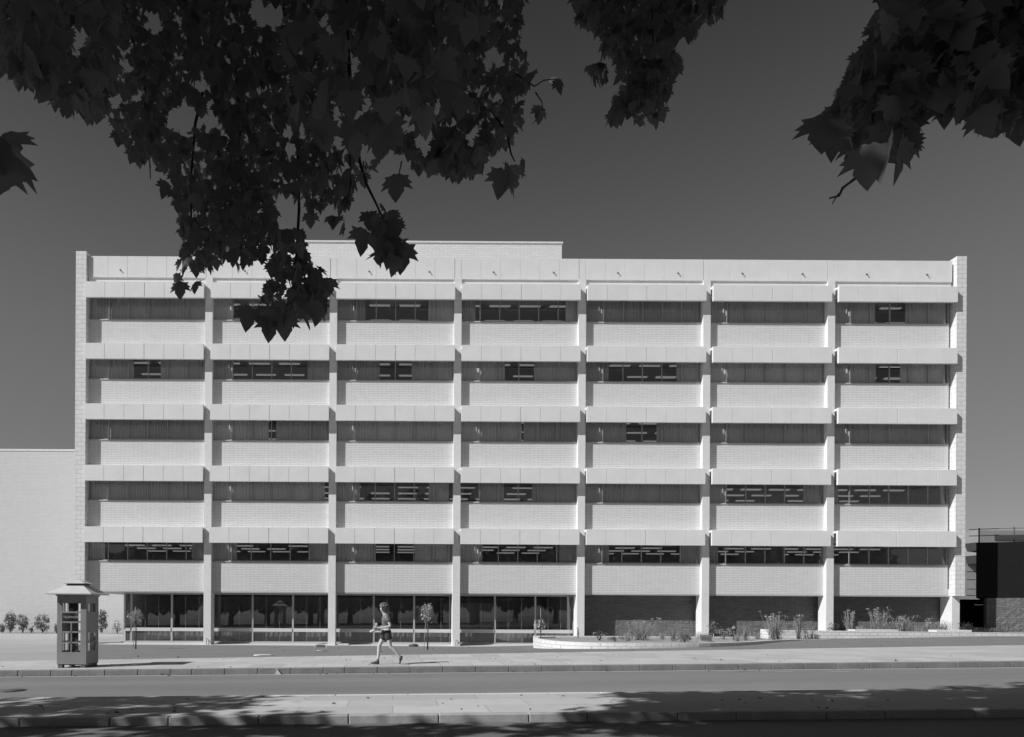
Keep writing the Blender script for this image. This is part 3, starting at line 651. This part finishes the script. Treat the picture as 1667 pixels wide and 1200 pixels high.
# ---------------------------------------------------------------- planters
ZP = 0.30
path = [(8.4,37.0),(7.4,36.2),(6.95,34.9),(6.8,33.2),(6.84,31.9),(7.1,30.6),(7.75,29.6),(8.95,29.0),(10.9,28.9),(13.06,29.25),(15.5,30.7),(17.8,33.0),(19.9,34.4),(22.0,35.2)]
def smooth(pts, n=2):
    for _ in range(n):
        q = [pts[0]]
        for a, b2 in zip(pts, pts[1:]): q += [(a[0]*.75+b2[0]*.25, a[1]*.75+b2[1]*.25), (a[0]*.25+b2[0]*.75, a[1]*.25+b2[1]*.75)]
        pts = q+[pts[-1]]
    return pts
def ribbon(pts, th, z0, z1, inside=1):
    mb = MB(); n = len(pts); L_ = []; 
    for i, p_ in enumerate(pts):
        a = Vector(pts[max(i-1,0)]); b2 = Vector(pts[min(i+1,n-1)]); t = (b2-a).normalized(); nn = Vector((-t.y, t.x))*th*inside
        L_.append((Vector(p_), Vector(p_)+nn))
    vs = []
    for o_, i_ in L_: vs += [(o_.x,o_.y,z0),(i_.x,i_.y,z0),(i_.x,i_.y,z1),(o_.x,o_.y,z1)]
    fs = []
    for i in range(n-1):
        a = 4*i; e = a+4; fs += [(a,e,e+3,a+3),(a+1,a+2,e+2,e+1),(a+3,e+3,e+2,a+2),(a,a+1,e+1,e)]
    fs += [(0,3,2,1),(4*n-4,4*n-3,4*n-2,4*n-1)]
    mb.add(vs, fs); return mb
sp_ = smooth(path)
pl = thing('planter', 'low curved white brick planter with a rounded nose on the lawn', 'planter', (9, 33, -0.2), 'terraced garden beds')
part('wall', ribbon(sp_, 0.22, -0.5, ZP), M['wallbrick'], pl)
part('coping', ribbon([(x, y) for x, y in sp_], 0.23, ZP+0.001, ZP+0.02), M['coping'], pl)
b = MB(); b.box(7.6, 21.5, 37.75, 37.98, -0.5, ZP+0.02); part('back_wall', b, M['coping'], pl)
b = MB(); poly = [(x, y, ZP-0.05) for x, y in sp_]+[(22.0,37.7,ZP-0.05),(8.6,37.7,ZP-0.05)]
b.add(poly, [tuple(range(len(poly)))]); part('soil_bed', b, M['soil'], pl)
pl2 = thing('planter', 'upper straight white brick bed running to the right edge under the columns', 'planter', (26, 36.5, 0.2), 'terraced garden beds')
w2 = [(20.1,36.0),(24,35.95),(28,36.0),(33,36.05),(44,36.1)]
b = MB()
for (a, b2) in zip(w2, w2[1:]): b.hexa([(a[0],a[1],-.3),(b2[0],b2[1],-.3),(b2[0],b2[1]+.22,-.3),(a[0],a[1]+.22,-.3)], [(a[0],a[1],.74-.006*(a[0]-20)),(b2[0],b2[1],.74-.006*(b2[0]-20)),(b2[0],b2[1]+.22,.74-.006*(b2[0]-20)),(a[0],a[1]+.22,.74-.006*(a[0]-20))])
b.box(19.88, 20.098, 36.0, 37.9, -.3, .74)
part('wall', b, M['wallbrick'], pl2)
b = MB(); b.add([(20.1,36.2,.62),(46,36.3,.55),(46,40.4,.62),(20.1,38.3,.62)], [(0,1,2,3)]); part('soil_bed', b, M['soil'], pl2)
for (xa, xb_, sg) in ((23.95,26.2,1),(28.2,30.0,1)):
    b = MB(); b.box(xa, xb_, 36.3, 36.9, .5, .79); part('coping_block', b, M['coping'], pl2)
PG = 'plants in the terraced garden beds'
def bed(kind, px, d, z, h, w, seed, label, **kw):
    shrub(kind, label, 'plant', (X_at(px, d, 1035), d, z), h, w, kw.pop('n', 120), kw.pop('ls', .08), kw.pop('mat', 'shrubleaf'), seed, kw.pop('stems', 5), kw.pop('droop', .1), PG, **kw)
zs1 = ZP-0.05; zs2 = .60
bed('garden_plant', 941, 36, zs1, .62, .10, 31, 'single thin stalk against the front of the fourth column', n=22)
bed('garden_plant', 976, 33.5, zs1, .48, .40, 32, 'sparse twiggy plant with bright upright twigs near the planter nose', n=70, mat='paleleaf', stems=12)
bed('ground_cover', 1003, 32.5, zs1, .25, .5, 33, 'low mat of ground cover between twiggy plant and feathery grass', n=200)
bed('grass_clump', 1042, 34, zs1, 1.05, .85, 34, 'widest feathery grass clump in front of the sunlit stone wall', n=420, blades=90, flowers=9, mat='grassleaf', ls=.06)
bed('spiky_plant', 1096, 33, zs1, .62, .35, 35, 'spiky clump of pale blades left of the low dark bush', n=0, blades=60)
bed('garden_bush', 1115, 32, zs1, .36, .36, 36, 'low dark bush close to the front edge of the planter', n=220, mat='darkleaf')
bed('garden_bush', 1161, 36.5, zs1, 1.0, .32, 37, 'upright leafy bush just right of the fifth column', n=200, ls=.09)
bed('garden_bush', 1179, 36, zs1, .62, .5, 38, 'leafy spreading bush between column and garden light', n=200, mat='paleleaf')
bed('spiky_plant', 1213, 34.5, zs1, .75, .42, 39, 'fan of stiff blades right of the garden light', n=0, blades=50)
bed('grass_clump', 1262, 34.7, zs1, 1.35, .55, 40, 'tallest leafy clump with many flower heads beside the upper bed corner', n=380, blades=80, flowers=14, mat='grassleaf', ls=.07)
bed('flower_stalk', 1300, 35.6, zs1, 1.35, .17, 41, 'slim flower stalk in front of the upper bed wall', n=50, blades=20, flowers=7, mat='darkleaf')
bed('garden_plant', 1327, 35.8, .3, .28, .2, 42, 'small dark leafy sprig against the upper bed wall', n=36, mat='darkleaf', ls=.1)
bed('garden_bush', 1356, 37.4, zs2, .55, .3, 43, 'dark feathery bush at the foot of the sixth column', n=220, mat='darkleaf', ls=.06)
bed('flower_stalk', 1383, 37.2, zs2, 1.15, .36, 44, 'flowering stalks leaning right, first beyond the sixth column', n=80, blades=40, flowers=8, mat='grassleaf')
bed('flower_stalk', 1431, 37.2, zs2, 1.3, .50, 45, 'tallest white flowering plant in the upper bed', n=260, blades=50, flowers=13, mat='grassleaf')
bed('flower_stalk', 1468, 37.2, zs2, .98, .55, 46, 'spreading flowering plant right of the tallest white one', n=120, blades=90, flowers=9, mat='grassleaf')
bed('flower_stalk', 1511, 37.4, zs2, .80, .25, 47, 'small flowering plant left of the last column', n=30, flowers=4, mat='grassleaf')
bed('grass_clump', 1535, 37.2, zs2, .70, .55, 48, 'curved grass clump in front of the last column', n=60, blades=110, mat='grassleaf')
bed('garden_bush', 1571, 37.6, zs2, .62, .45, 49, 'dark feathery bush just right of the last column', n=320, mat='darkleaf', ls=.06)
bed('ground_cover', 1600, 37.4, zs2-.02, .32, .8, 50, 'low scrubby growth between last column and stone wall', n=260, mat='darkleaf')
bed('ground_cover', 1634, 37.6, zs2-.02, .38, .7, 51, 'low pale scrub at the right edge below the stone wall', n=240)
for k, (px, d, z, lb) in enumerate(((1022,33,zs1,'low tuft of dry grass at the left of the feathery clump'),(1078,35.5,zs1,'dry tuft against the sunlit stone wall left of the fifth column'),(1138,36.8,zs1,'short tuft at the foot of the fifth column'),
     (1200,33.2,zs1,'short tuft in front of the garden light'),(1233,36.5,zs1,'dry tuft against the wall between fan of blades and tallest clump'),(1400,36.7,zs2,'short tuft right of the leaning stalks'),(1450,37.6,zs2,'short tuft between the two white flowering plants'),(1495,36.8,zs2,'short tuft in front of the small flowering plant'))):
    bed('grass_tuft', px, d, z, .42, .35, 60+k, lb, n=60, blades=60, mat='grassleaf', ls=.05)
# garden light
p = X_at(1194.5, 35.8, 1036); gl = thing('garden_light', 'mushroom shaped garden light on a dark post in the planter', 'garden light', (p, 35.8, zs1))
b = MB(); b.tube([(p,35.8,zs1-.1),(p,35.8,zs1+.55)], .035, 10); part('post', b, M['spout'], gl)
b = MB(); b.tube([(p,35.8,zs1+.53),(p,35.8,zs1+.60),(p,35.8,zs1+.70)], [.12,.10,.03], 14); part('lamp_cap', b, M['board'], gl)
# two small tubular sign frames
def signframe(px, py0, py1, wpx, d, label, frac=0.45):
    a = at(px, py1, d); h = (py1-py0)/F*d; w = wpx/F*d; t = thing('sign_frame', label, 'sign', (a.x, d, a.z))
    b = MB(); x0, x1 = a.x, a.x+w
    for x in (x0, x1): b.tube([(x,d,a.z-.06),(x,d,a.z+h)], .016, 8)
    b.tube([(x0,d,a.z+h),(x1,d,a.z+h)], .016, 8); b.tube([(x0,d,a.z+.06),(x1,d,a.z+.06)], .016, 8); b.tube([(x0,d+.3,a.z-.04),(x0,d,a.z+h*.9)], .012, 6)
    part('frame', b, M['frame'], t)
    b = MB(); b.box(x0+.1*w, x1-.1*w, d-.006, d+.006, a.z+h*(1-frac)-.01, a.z+h-.05); part('board', b, M['board'], t)
    b = MB()
    for k in range(3):
        z = a.z+h*(1-frac)+.03+k*.05
        b.box(x0+.16*w, x1-.18*w-(k % 2)*.05, d-.0085, d-.0065, z, z+.018)
    part('lettering', b, M['spout'], t)
signframe(513, 1048.5, 1062.5, 18.5, 28.6, 'small tubular frame with a grey notice board on the lawn before the second column')
signframe(1138.5, 1032.5, 1047, 23, 30.8, 'small tubular frame with a dark board standing in the curved planter', .8)
# garden taps and small things on the ground
for px, k, lb in ((339,0,'first'),(744,2,'third')):
    x = COLX[k]-.02; zt_ = zb(x); t = thing('garden_tap', f'dark garden tap at the foot of the {lb} column', 'tap', (x, YC-.05, zt_))
    b = MB(); b.tube([(x,YC-.06,zt_-.05),(x,YC-.06,zt_+.22),(x+.05,YC-.08,zt_+.30),(x+.11,YC-.09,zt_+.28),(x+.13,YC-.09,zt_+.20)], .016, 7); part('pipe', b, M['spout'], t)
    b = MB(); b.tube([(x-.05,YC-.07,zt_+.31),(x+.05,YC-.07,zt_+.33)], .015, 6); part('handle', b, M['spout'], t)
p = at(436, 1069, 26.5); b = MB(); zq = zr(p.x)
b.tube([(p.x-.35,25.6,zq+.0),(p.x-.1,25.55,zq+.02),(p.x+.15,25.62,zq+.015),(p.x+.36,25.58,zq+.01)], .025, 7)
solo('hose_pipe', b, M['coping'], 'short length of pale pipe lying at the lawn edge left of the sign frame', 'pipe')
p = at(673, 1050.5, 37.9); b = MB(); b.ball((p.x, 37.6, -.24), (.24,.15,.09), 10, 6, .2); solo('rock', b, M['spout'], 'small dark rock on the lawn edge below the third shopfront bay', 'rock')
p = at(557, 1048, 38.5); b = MB(); b.box(COLX[1]+.35, COLX[1]+.95, 38.3, 38.6, -.27, -.20); solo('concrete_slab', b, M['coping'], 'small flat pale slab beside the foot of the second column', 'slab', bevel=.01)

# fallen leaves in the gutters and worn paint flecks on the road
P = []
for _ in range(60): x = random.uniform(-11, 17); P.append((x, random.uniform(19.3, 19.58), zr(x)-.14))
for _ in range(45): x = random.uniform(-6, 9); P.append((x, random.uniform(10.7, 12.9), zr(x)+.012))
for _ in range(45): x = random.uniform(-12, 18); P.append((x, random.uniform(20, 24.5), zr(x)+.012))
for _ in range(70): x = random.uniform(-14, 20); q = lawn_row(random.uniform(.05, .9)); P.append((x, q[0](x), q[1](x)+.02))
o = link('leaf_litter', leafmesh('leaf_litter', P, [random.uniform(.03, .08) for _ in P], M['bark'], 0.03, 0.12)); o['kind'] = 'stuff'
b = MB()
for _ in range(26):
    px_ = random.uniform(1215, 1420); p_ = at(px_, 0, 18.4); x = p_.x; y = 18.9-(px_-1215)*.0028*random.uniform(.6,1.1); w_, h_ = random.uniform(.08,.38), random.uniform(.03,.09)
    z = zr(x)-.10-.055*min(1, max(0, (y-16.2)/3.05))+.006
    b.add([(x-w_,y-h_*.4,z),(x-w_*.2,y-h_,z),(x+w_,y-h_*.2,z),(x+w_*.7,y+h_*.7,z),(x-w_*.5,y+h_,z)], [(0,1,2,3,4)])
o = part('paint_fleck', b, M['kerb'], None); o['kind'] = 'structure'

# ---------------------------------------------------------------- telephone box
bx0, bx1, by0, by1 = -9.79, -8.94, 20.4, 21.25; bz = zr(-9.37)
W_ = bx1-bx0
booth = thing('telephone_box', 'old timber telephone box with glazed door and wide pagoda roof by the kerb', 'telephone box', ((bx0+bx1)/2, 20.8, bz))
def fz(v): return bz+0.1+(1030-v)/740*2.02
def wallpanel(kind):
    """list of boxes (u0,u1,z0,z1) along a face of width W_"""
    H_ = []
    u = lambda v: (v-197)/308*W_
    if kind in ('front', 'back'):
        H_ += [(0, .055, fz(1030), fz(290)), (W_-.055, W_, fz(1030), fz(290))]
        H_ += [(.057, u(250), fz(1028), fz(292)), (u(445), W_-.057, fz(1028), fz(292)), (u(250), u(445), fz(1026), fz(897)), (u(250), u(445), fz(374), fz(294))]
        for a, b2 in ((480,464),(586,570),(691,675),(803,788)): H_.append((u(250), u(445), fz(a), fz(b2)))
        H_.append((u(340), u(352), fz(895), fz(587)))
    else:
        u = lambda v: .04+(v-510)/130*(W_-.08)
        H_ += [(0.057, u(525), fz(1028), fz(292)), (u(612), W_-.057, fz(1028), fz(292)), (u(525), u(612), fz(1026), fz(887)), (u(525), u(612), fz(374), fz(294)), (u(525), u(612), fz(688), fz(468)), (u(525), u(612), fz(798), fz(782)),
               (u(566), u(576), fz(886), fz(690)), (u(566), u(576), fz(467), fz(375))]
    return H_
b = MB()
for (u0, u1, z0, z1) in wallpanel('front'): b.box(bx0+u0, bx0+u1, by0, by0+.05, z0, z1)
part('door', b, M['booth'], booth)
for nm, fixed, side in (('back_panel', by1, 'y'), ('side_panel', bx0, 'x0'), ('side_panel', bx1, 'x1')):
    b = MB()
    for (u0, u1, z0, z1) in wallpanel('back' if side == 'y' else 'side'):
        if side == 'y': b.box(bx0+u0, bx0+u1, by1-.05, by1, z0, z1)
        elif side == 'x0': b.box(bx0+.002, bx0+.045, by0+u0, by0+u1, z0, z1)
        else: b.box(bx1-.045, bx1-.002, by0+u0, by0+u1, z0, z1)
    part(nm, b, M['booth'], booth)
b = MB()
b.add([(bx0+.1,by0+.025,fz(895)),(bx1-.1,by0+.025,fz(895)),(bx1-.1,by0+.025,fz(375)),(bx0+.1,by0+.025,fz(375))],[(0,1,2,3)])
b.add([(bx1-.022,by0+.1,fz(885)),(bx1-.022,by1-.1,fz(885)),(bx1-.022,by1-.1,fz(375)),(bx1-.022,by0+.1,fz(375))],[(0,1,2,3)])
part('glazing', b, M['boothglass'], booth)
b = MB(); b.box(bx0-.03, bx1+.03, by0-.03, by1+.03, bz+2.10, bz+2.14); part('cornice', b, M['booth'], booth)
b = MB(); b.box(bx0+.02, bx1-.02, by0+.02, by1-.02, bz+.085, bz+.10); part('floor', b, M['boothdark'], booth)
b = MB()
for x in (bx0+.02, bx1-.16): 
    for y in (by0+.01, by1-.15): b.box(x, x+.14, y, y+.14, bz-.02, bz+.084)
b.box(bx1-.03, bx1-.005, by0+.15, by1-.15, bz+.03, bz+.084)
part('base', b, M['boothbase'], booth, bevel=.01)
ov = .235; cxm, cym = (bx0+bx1)/2, (by0+by1)/2
def hip(b, hw0, z0, hw1, z1, lip=0):
    P0 = [(cxm-hw0,cym-hw0),(cxm+hw0,cym-hw0),(cxm+hw0,cym+hw0),(cxm-hw0,cym+hw0)]; P1 = [(cxm-hw1,cym-hw1),(cxm+hw1,cym-hw1),(cxm+hw1,cym+hw1),(cxm-hw1,cym+hw1)]
    if lip: b.hexa([(x,y,z0) for x,y in P0], [(x,y,z0+lip) for x,y in P0]); z0 += lip+.001
    b.hexa([(x,y,z0) for x,y in P0], [(x,y,z1) for x,y in P1])
b = MB(); hip(b, W_/2+ov, bz+2.142, .24, bz+2.42, .03); part('roof', b, M['boothroof'], booth)
b = MB(); hip(b, .235, bz+2.42, .235, bz+2.465); part('vent', b, M['boothdark'], booth)
b = MB(); hip(b, .31, bz+2.466, .02, bz+2.60, .015); part('roof_cap', b, M['boothroof'], booth)
b = MB(); b.box(bx0+.06, bx0+.27, by1-.12, by1-.055, bz+.1, bz+2.0); part('backboard', b, M['boothdark'], booth)
b = MB(); b.box(bx0+.08, bx0+.25, by1-.24, by1-.122, bz+1.1, bz+1.42); b.tube([(bx0+.28,by1-.2,bz+1.15),(bx0+.28,by1-.22,bz+1.36)], .02, 8); part('telephone', b, M['boothdark'], booth)
def text(body, size, loc, mat, parent, name='lettering', rot=(math.pi/2,0,0)):
    cu = bpy.data.curves.new('t', 'FONT'); cu.body = body; cu.size = size; cu.extrude = .003; cu.align_x = 'CENTER'; cu.align_y = 'CENTER'
    o = bpy.data.objects.new('t', cu); COL.objects.link(o); dg = bpy.context.evaluated_depsgraph_get(); me = bpy.data.meshes.new_from_object(o.evaluated_get(dg))
    bpy.data.objects.remove(o); me.transform(Matrix.Rotation(math.pi/2, 4, 'X')); me.materials.clear(); me.materials.append(mat)
    return link(name, me, parent, loc)
text('TELEPHONE', .088, (bx0+(347-197)/308*W_, by0+.012, fz(525)), M['letter'], booth)

# ---------------------------------------------------------------- the walker
WX, WY, WZ = -.21, 20.6, 0.0
def skinmesh(name, chains, mat, sub=1, hook=None):
    """chains: list of lists of (x,y,z,r); points closer than 1e-4 merge"""
    me = bpy.data.meshes.new(name); pts = []; rad = []; ed = []
    def idx(p):
        for i, q in enumerate(pts):
            if (Vector(q)-Vector(p[:3])).length < 1e-4: return i
        pts.append(p[:3]); rad.append(p[3]); return len(pts)-1
    for ch in chains:
        ii = [idx(p_) for p_ in ch]; ed += [(a, b2) for a, b2 in zip(ii, ii[1:])]
    me.from_pydata(pts, ed, []); o = bpy.data.objects.new(name, me); COL.objects.link(o)
    md = o.modifiers.new('s', 'SKIN'); md.use_smooth_shade = True
    if not me.skin_vertices: 
        bm = bmesh.new(); bm.from_mesh(me); bm.verts.layers.skin.verify(); bm.to_mesh(me); bm.free()
    for i, sv in enumerate(me.skin_vertices[0].data):
        r = rad[i]; sv.radius = (r, r) if not hasattr(r, '__len__') else r; sv.use_root = (i == 0)
    o.modifiers.new('u', 'SUBSURF').levels = sub; o.modifiers['u'].render_levels = sub
    dg = bpy.context.evaluated_depsgraph_get(); dg.update(); res = bpy.data.meshes.new_from_object(o.evaluated_get(dg)); bpy.data.objects.remove(o)
    res.materials.clear(); res.materials.append(mat); res.name = name; return res
pelvis = (.02,0,.95,.115); waist = (.02,0,1.10,.105); chest = (0,0,1.30,.125); neckb = (-.03,0,1.45,.07); neck = (-.055,0,1.52,.052)
hd1 = (-.09,-.005,1.585,.07); hd2 = (-.095,-.005,1.665,.088); hd3 = (-.085,-.005,1.735,.062)
shN = (.03,-.17,1.40,.055); elN = (.135,-.24,1.13,.042); wrN = (-.20,-.22,1.075,.027); paN = (-.275,-.21,1.08,.030)
shF = (-.02,.17,1.40,.055); elF = (.06,.25,1.14,.042); wrF = (-.20,.10,1.10,.027); paF = (-.265,.06,1.125,.030)
hipF = (-.02,.09,.90,.09); knF = (-.205,.09,.52,.056); clF = (-.20,.09,.38,.058); anF = (-.235,.09,.13,.037)
hipN = (.05,-.09,.90,.09); knN = (.135,-.09,.53,.056); clN = (.235,-.09,.45,.056); anN = (.405,-.09,.25,.037)
fingers = []
def hand(pa, dx, dz, s):
    L_ = []
    for k, (off_, ln) in enumerate(((-.026,.072),(-.009,.082),(.009,.077),(.026,.06))):
        b0 = (pa[0]-.028, pa[1]+off_*s, pa[2]+.002, .011)
        L_.append([pa, b0, (b0[0]-ln*.45, b0[1], b0[2]-.004+dz, .0088), (b0[0]-ln*.78, b0[1], b0[2]-.022+dz, .008), (b0[0]-ln*.88, b0[1], b0[2]-.042+dz, .0068)])
    L_.append([pa, (pa[0]-.008, pa[1]-.026*s, pa[2]+.026, .012), (pa[0]-.04, pa[1]-.03*s, pa[2]+.038, .0098), (pa[0]-.062, pa[1]-.022*s, pa[2]+.026, .008)])
    return L_
body_ch = [[pelvis, waist, chest, neckb, neck, hd1, hd2, hd3], [hd2, (-.178,-.012,1.655,.014)], [hd2, (-.08,-.088,1.66,.014)],
           [chest, shN, elN, (0,-.235,1.10,.040), wrN, paN], [chest, shF, elF, (-.05,.19,1.12,.040), wrF, paF],
           [pelvis, hipF, (-.11,.09,.72,.076), knF, clF, anF, (-.25,.09,.075,.036)], [pelvis, hipN, (.095,-.09,.72,.076), knN, clN, anN, (.43,-.09,.20,.036)]] + hand(paN, 0, .0, 1) + hand(paF, 0, .0, -1)
person = thing('person', 'walker in dark T-shirt and shorts striding left, looking left and carrying papers', 'person', (WX, WY, WZ))
PO = (WX, WY, WZ)
part('body', skinmesh('body', body_ch, M['skin'], 2), None, person, PO)
part('shirt', skinmesh('shirt', [[(.02,0,1.03,.140), (.015,0,1.16,.140), (0,0,1.32,.155), (-.02,0,1.42,.115), (-.035,0,1.475,.072)], [(0,0,1.32,.155), (.03,-.17,1.395,.082), (.095,-.215,1.235,.074)], [(0,0,1.32,.155), (-.02,.17,1.395,.082), (.03,.22,1.235,.074)]], M['shirt'], 2), None, person, PO)
part('shorts', skinmesh('shorts', [[(.02,0,.985,.145), (.02,0,1.06,.122)], [(.02,0,.985,.145), (-.03,.09,.88,.115), (-.115,.09,.69,.115)], [(.02,0,.985,.145), (.055,-.09,.88,.115), (.095,-.09,.68,.115)]], M['shorts'], 2), None, person, PO)
b = MB(); b.ball((-.058,-.005,1.70), (.118,.112,.098), 14, 10, .05); b.ball((-.012,-.005,1.645), (.095,.10,.10), 12, 9, .06)
for _ in range(150):
    q = Vector([random.gauss(0, 1) for _ in range(3)]).normalized(); cc = Vector((-.05,-.005,1.69))+Vector((q.x*.125, q.y*.122, q.z*.115))
    if cc.x < -.115 and cc.z < 1.715: continue
    b.ball(cc, random.uniform(.018, .034), 6, 4, .25)
part('hair', b, M['hair'], person, PO)
b = MB(); b.ball((-.171,-.042,1.672), .010, 6, 5); b.ball((-.168,.034,1.672), .010, 6, 5); part('eye', b, M['eye'], person, PO)
b = MB(); b.box(-.166,-.150,-.024,.014,1.606,1.612); part('mouth', b, M['hair'], person, PO)
def shoe(toe, heel, up, y):
    b = MB(); t, h = Vector((toe[0], y, toe[1])), Vector((heel[0], y, heel[1])); d = (t-h).normalized(); n = Vector((-d.z,0,d.x)) if d.x < 0 else Vector((d.z,0,-d.x)); n = Vector((up[0],0,up[1]))
    secs = [(0,.034,.075),(.18,.04,.10),(.42,.042,.085),(.7,.048,.055),(.92,.040,.04),(1,.02,.025)]; vs = []; m = 8
    for (s_, w, hh) in secs:
        c0 = h+(t-h)*s_
        for k in range(m):
            a = math.pi*k/(m-1); vs.append(c0+Vector((0, w*math.cos(a), 0))+n*(hh*math.sin(a)**.7 if 0 < k < m-1 else 0))
    fs = [(i*m+k, i*m+(k+1)%m, (i+1)*m+(k+1)%m, (i+1)*m+k) for i in range(len(secs)-1) for k in range(m)]+[tuple(range(m)), tuple(range((len(secs)-1)*m, len(secs)*m))]
    b.add(vs, fs, True); return b
b2 = b
part('shoe', shoe((-.45,.012), (-.19,.006), (0,1), .09), M['shoe'], person, PO)
part('shoe', shoe((.425,.015), (.505,.245), (-.94,.33), -.09), M['shoe'], person, PO)
b = MB(); b.tube([(-.235,.09,.06),(-.234,.09,.155)], [.044,.042], 10); part('sock', b, M['sock'], person, PO)
pr = Vector(PO)
b = MB()
b.tube([pr+Vector(v) for v in ((-.46,-.19,.96),(-.40,-.19,.985),(-.28,-.18,1.02),(-.15,-.17,1.045))], [.030,.034,.034,.028], 10)
solo('rolled_newspaper', b, M['paper'], 'pale rolled newspaper held low in the hands of the walker', 'newspaper')
b = MB(); b.hexa([pr+Vector(v) for v in ((-.24,-.20,.955),(-.12,-.20,.975),(-.10,.02,.985),(-.22,.02,.965))], [pr+Vector(v) for v in ((-.22,-.20,1.01),(-.11,-.20,1.02),(-.09,.02,1.03),(-.20,.02,1.02))])
b.tube([pr+Vector((-.28,.02,1.15)), pr+Vector((-.275,.02,1.215))], [.03,.033], 10)
solo('folded_papers', b, M['paper'], 'white folded papers tucked under the hands of the walker', 'papers', bevel=.004)

# ---------------------------------------------------------------- camera, light, sky
cam = bpy.data.cameras.new('camera'); co = bpy.data.objects.new('camera', cam); COL.objects.link(co)
cam.sensor_fit = 'HORIZONTAL'; cam.sensor_width = 36.0; cam.lens = F/1667*36
cam.shift_x = (833.5-PX)/1667; cam.shift_y = (PY-600)/1667; cam.clip_end = 4000; cam.clip_start = .05
co.matrix_world = Matrix.Translation((0,0,CAMH)) @ Matrix.Rotation(math.pi/2, 4, 'X') @ Matrix.Rotation(TH, 4, 'Z')
S.camera = co
sd = SUN.normalized(); elev = math.asin(-sd.z)
sl = bpy.data.lights.new('sun', 'SUN'); sl.energy = 5.0; sl.angle = math.radians(.53); sl.color = (1, .97, .93)
so = bpy.data.objects.new('sun', sl); COL.objects.link(so); so.rotation_euler = sd.to_track_quat('-Z', 'Y').to_euler()
w = bpy.data.worlds.new('World'); S.world = w; w.use_nodes = True; nt = w.node_tree; nt.nodes.clear()
sky = nt.nodes.new('ShaderNodeTexSky'); sky.sky_type = 'NISHITA'; sky.sun_disc = False; sky.sun_elevation = elev; sky.sun_rotation = math.atan2(-SUN.x, -SUN.y)
sky.air_density = 1.0; sky.dust_density = 0.4; sky.ozone_density = 1.5
sep = nt.nodes.new('ShaderNodeSeparateColor'); bg = nt.nodes.new('ShaderNodeBackground'); bg.inputs['Strength'].default_value = 0.108
ow = nt.nodes.new('ShaderNodeOutputWorld')
nt.links.new(sky.outputs[0], sep.inputs[0]); pw2 = N(nt, 'ShaderNodeMath', operation='POWER'); pw2.inputs[1].default_value = 0.6; nt.links.new(sep.outputs[0], pw2.inputs[0]); tc = N(nt, 'ShaderNodeNewGeometry'); sz = N(nt, 'ShaderNodeSeparateXYZ'); nt.links.new(tc.outputs['Incoming'], sz.inputs[0])
mrz = N(nt, 'ShaderNodeMapRange'); mrz.interpolation_type = 'SMOOTHSTEP'; mrz.inputs['From Min'].default_value = -0.74; mrz.inputs['From Max'].default_value = -0.30; mrz.inputs['To Min'].default_value = 0.30; mrz.inputs['To Max'].default_value = 1.06
nt.links.new(sz.outputs['Z'], mrz.inputs['Value']); ml = N(nt, 'ShaderNodeMath', operation='MULTIPLY'); nt.links.new(pw2.outputs[0], ml.inputs[0]); nt.links.new(mrz.outputs[0], ml.inputs[1])
nt.links.new(ml.outputs[0], bg.inputs[0]); nt.links.new(bg.outputs[0], ow.inputs[0])
S.view_settings.view_transform = 'Standard'; S.view_settings.look = 'None'; S.view_settings.exposure = 0.0; S.view_settings.gamma = 1.0
S.render.engine = 'CYCLES'
S.cycles.max_bounces = 8; S.cycles.transparent_max_bounces = 12
sl.color = (1, 1, 1)
